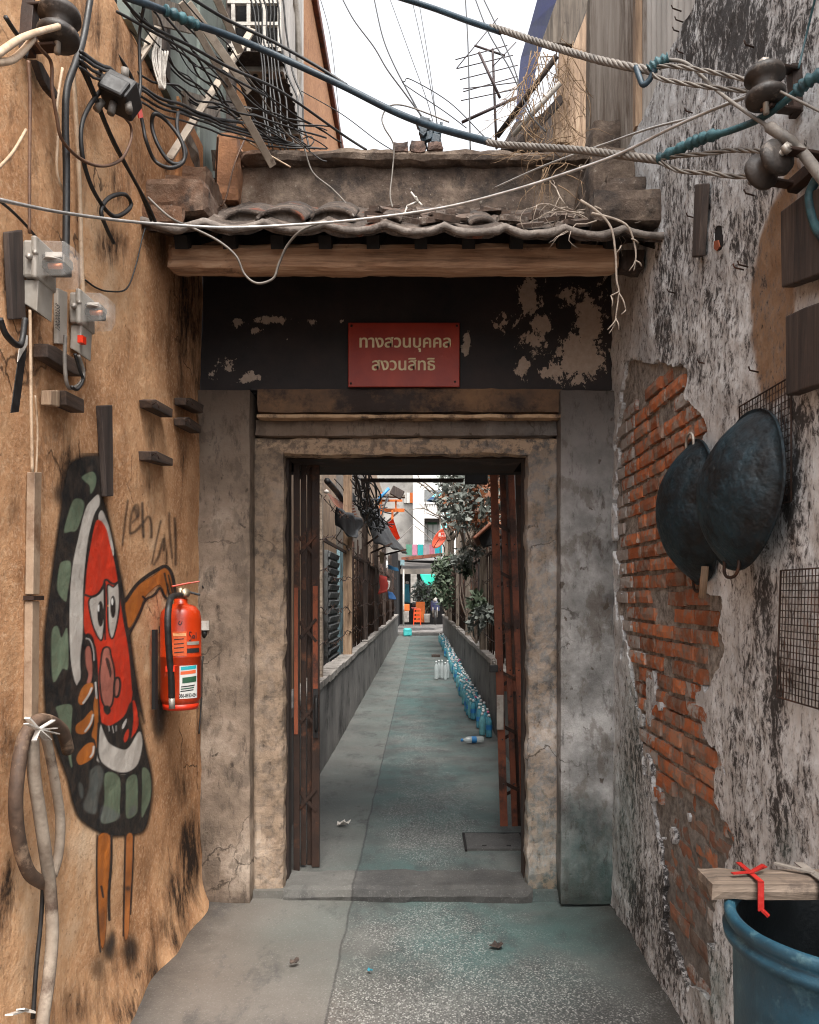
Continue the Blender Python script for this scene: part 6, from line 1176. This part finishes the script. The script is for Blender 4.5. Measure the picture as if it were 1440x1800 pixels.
# ================================================================== upper left: storey above the ochre wall
M['shutter']=worn('grey_green_shutter',C(86,94,88),C(126,134,126),.75,scale=3,dirt=C(70,72,70),dirt_at=.56,stretch=(1,3,.5)); M['orangewall']=wood('orange_plank_wall',C(138,88,50),C(172,118,74),C(194,146,102)); 
X=XL-.05; obj('upper_wall',MB().bx(X-.2,X,2.2,4.9,3.58,6.5),M['dark'],LH)
for i in range(5):
    y0=3.02+.30*i; obj('shutter',MB().rough(X-.01+.012*(i%2),X+.05+.012*(i%2),y0,y0+.285,3.62-.02*i,6.2,.1,.004,4),M['shutter'],LH)
obj('shutter_post',MB().bx(X,X+.09,3.32,3.37,3.6,6.2),M['darkwood'],LH); obj('shutter_post',MB().bx(X,X+.09,4.5,4.58,3.4,6.2),M['darkwood'],LH)
obj('broken_sill',MB().rough(X-.02,X+.08,3.6,4.5,3.48,3.6,.06,.02,6,.02),M['greywood'],LH)
mb=MB(); 
for y0,z0,y1,z1 in((3.1,3.71,3.5,3.95),(3.5,3.6,4.0,3.86),(4.0,3.62,4.42,3.8)): mb.beam((X+.11,y0,z0),(X+.13,y1,z1),.09,.02,up=(1,0,0))
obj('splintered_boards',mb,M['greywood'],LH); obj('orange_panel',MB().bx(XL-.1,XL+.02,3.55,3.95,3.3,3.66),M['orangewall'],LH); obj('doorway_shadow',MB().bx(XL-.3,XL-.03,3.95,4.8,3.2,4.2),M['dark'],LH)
fr_=thing('folding_bracket','pale folding awning brackets crossing in front of the grey green shutters','bracket',P(360,130,3.5))
for a,b,w in(((293,28,3.25),(221,136,3.1),.034),((330,6,3.35),(439,162,3.6),.036),((319,3,3.3),(392,134,3.55),.03),((391,134,3.55),(480,292,3.85),.036),((444,52,3.8),(297,280,3.4),.032),((380,-4,3.5),(423,92,3.7),.032)): obj('bar',MB().beam(P(*a),P(*b),w,.012,up=(0,1,0)),M['barpaint'],fr_,bev=.002)
stt=thing('string_bundle','tangled white string hanging from the awning brackets','string',P(275,110,3.2)); mb=MB(); rr=random.Random(6)
for k in range(7): mb.tube(crom([P(275+rr.uniform(-8,12),62,3.2),P(268+rr.uniform(-4,18),100,3.18),P(276+rr.uniform(-2,10),150,3.18),P(285+rr.uniform(-3,8),150,3.2),P(284+rr.uniform(-4,16),90,3.2)],5),.004,5)
obj('strands',mb,M['white'],stt)
cg=thing('window_cage','projecting window cage with pale corrugated side and dark iron underside','window cage',(-.9,4.6,4.48)); x0,x1,y0,y1,z0=-1.06,-.775,4.5,5.34,4.48
obj('floor_plate',MB().bx(x0,x1,y0,y1,z0,z0+.02),M['darkwood'],cg)
for y in(4.62,5.25):
    mb=MB(); mb.bx(x0,x1,y,y+.07,z0-.03,z0-.002); obj('perforated_bar',mb,M['galv'],cg)
    for k in range(4): obj('bolt_hole',MB().lathe([(.014,0),(.014,.002),(0,.002)],(x0+.05+.07*k,y+.035,z0-.033),(0,0,1),10),M['dark'],cg)
obj('corrugated_side',corrugated(x1,y0,y1,z0,6.3,.09,.012),M['siding'],cg); fm=MB()
for k in range(4): fm.bx(x0+.02+.085*k,x0+.04+.085*k,y0-.01,y0+.012,z0,5.2)
for k in range(6): fm.bx(x0,x1,y0-.012,y0+.01,z0+.02+.12*k,z0+.038+.12*k)
obj('lattice',fm,M['white'],cg); obj('dark_inside',MB().bx(x0,x1-.02,y0+.1,y1-.02,z0+.05,6.2),M['dark'],cg); obj('drain_hose',MB().tube([Vector((x1-.03,y0+.25,5.6)),Vector((x1+.02,y0+.5,5.)),Vector((x1+.01,y0+.6,4.65)),Vector((x1-.02,y0+.55,4.5))],.02,8,sub=8),M['galv'],cg)
oh=thing('orange_house','orange plank clad upper storey with brown gutter beyond the gate','house',(-.8,5.5,3.6)); obj('wall',MB().bx(-1.0,-.8,5.42,9.2,3.55,5.85),M['orangewall'],oh); obj('gutter',MB().bx(-.85,-.76,5.3,9.2,5.85,5.93),M['brownred'],oh,bev=.01); obj('roof_edge',MB().bx(-1.0,-.83,5.3,9.2,5.93,5.96),M['tile'],oh); obj('downpipe',MB().tube([(-.785,9.1,5.85),(-.785,9.1,3.6)],.03,8),M['brownred'],oh); obj('end_wall',MB().bx(-1.3,-1.0,5.43,5.5,3.55,5.85),M['orangewall'],oh)
# ================================================================== upper right: antenna, leaning boards
M['ant']=worn('rusty_antenna',C(40,32,34),C(70,56,54),.6,.3,scale=20)
an=thing('television_antenna','rusty television antenna with many rods against the sky','antenna',P(872,245,7)); D=7
obj('mast',MB().tube([P(873,262,D),P(866,86,D)],.011,6),M['ant'],an); obj('boom',MB().tube([P(842,92,D-.05),P(879,172,D-.05)],.012,6).tube([P(834,80,D),P(888,98,D)],.009,6),M['ant'],an); obj('stay',MB().tube([P(812,215,D),P(915,168,D)],.013,6),M['ant'],an)
def c2(x,y): return (400+x/2.571,y/2.571)
for a in((1030,270,1265,205),(1038,310,1290,250),(1050,360,1312,295),(1065,415,1312,345),(1055,455,1320,400),(1035,310,1222,82),(1065,402,1310,372),(1200,300,1305,190)):
    p,q=c2(a[0],a[1]),c2(a[2],a[3]); obj('rod',MB().tube([P(*p,D-.03),P(*q,D-.03)],.0045,5),M['ant'],an)
bb=thing('barge_board','dark blue curved barge board edging the roof beside the sky','barge board',P(920,150,6)); mb=MB(); L_=[(947,-10),(932,45),(916,100),(910,160),(908,212)]; R_=[(992,-10),(968,45),(950,90),(934,160),(914,215)]
for i in range(4): mb.prism([P(*L_[i],6),P(*R_[i],6.3),P(*R_[i+1],6.3),P(*L_[i+1],6)],(0,.04,0))
obj('board',mb,worn('dark_blue_board',C(18,26,60),C(40,44,92),.6,scale=4),bb)
def rboard(label,pts,D,th,m,name='board'): return one(name,MB().prism([P(x,y,D) for x,y in pts],(0,th,0)),M[m],label,'board',bev=.004)
rboard('broad weathered grey board leaning high beside the blue barge board',[(982,-10),(1042,-10),(1008,78),(952,74)],4.9,.05,'greywood'); rboard('brown board standing behind the dry creeper',[(985,60),(1012,60),(1004,250),(975,250)],5.2,.04,'tanwood'); rboard('tall grey post at the corner of the pale upper wall',[(1036,-10),(1062,-10),(1058,250),(1034,250)],4.7,.08,'greywood','post'); rboard('brown plank wall end behind the creeper',[(1008,40),(1036,10),(1034,262),(1002,262)],5.4,.05,'tanwood')
one('dark_pole',MB().tube([P(979,98,4.6),P(874,240,4.9)],.016,8),M['darkwood'],'dark pole slanting down behind the dry creeper','pole'); one('white_pipe',MB().tube([P(985,146,4.5),P(902,238,4.7)],.014,8),M['white'],'pale pipe slanting beside the dark pole','pipe'); rboard('brown board slanting under the dry creeper',[(985,165),(993,175),(925,250),(905,250)],4.75,.03,'darkwood')
one('roof_shadow_board',MB().prism([P(905,215,5.5),P(1000,190,5.5),P(1040,260,5.5),P(880,262,5.5)],(0,.3,0)),M['darkwood'],'dark low roof edge behind the right end of the parapet','roof')
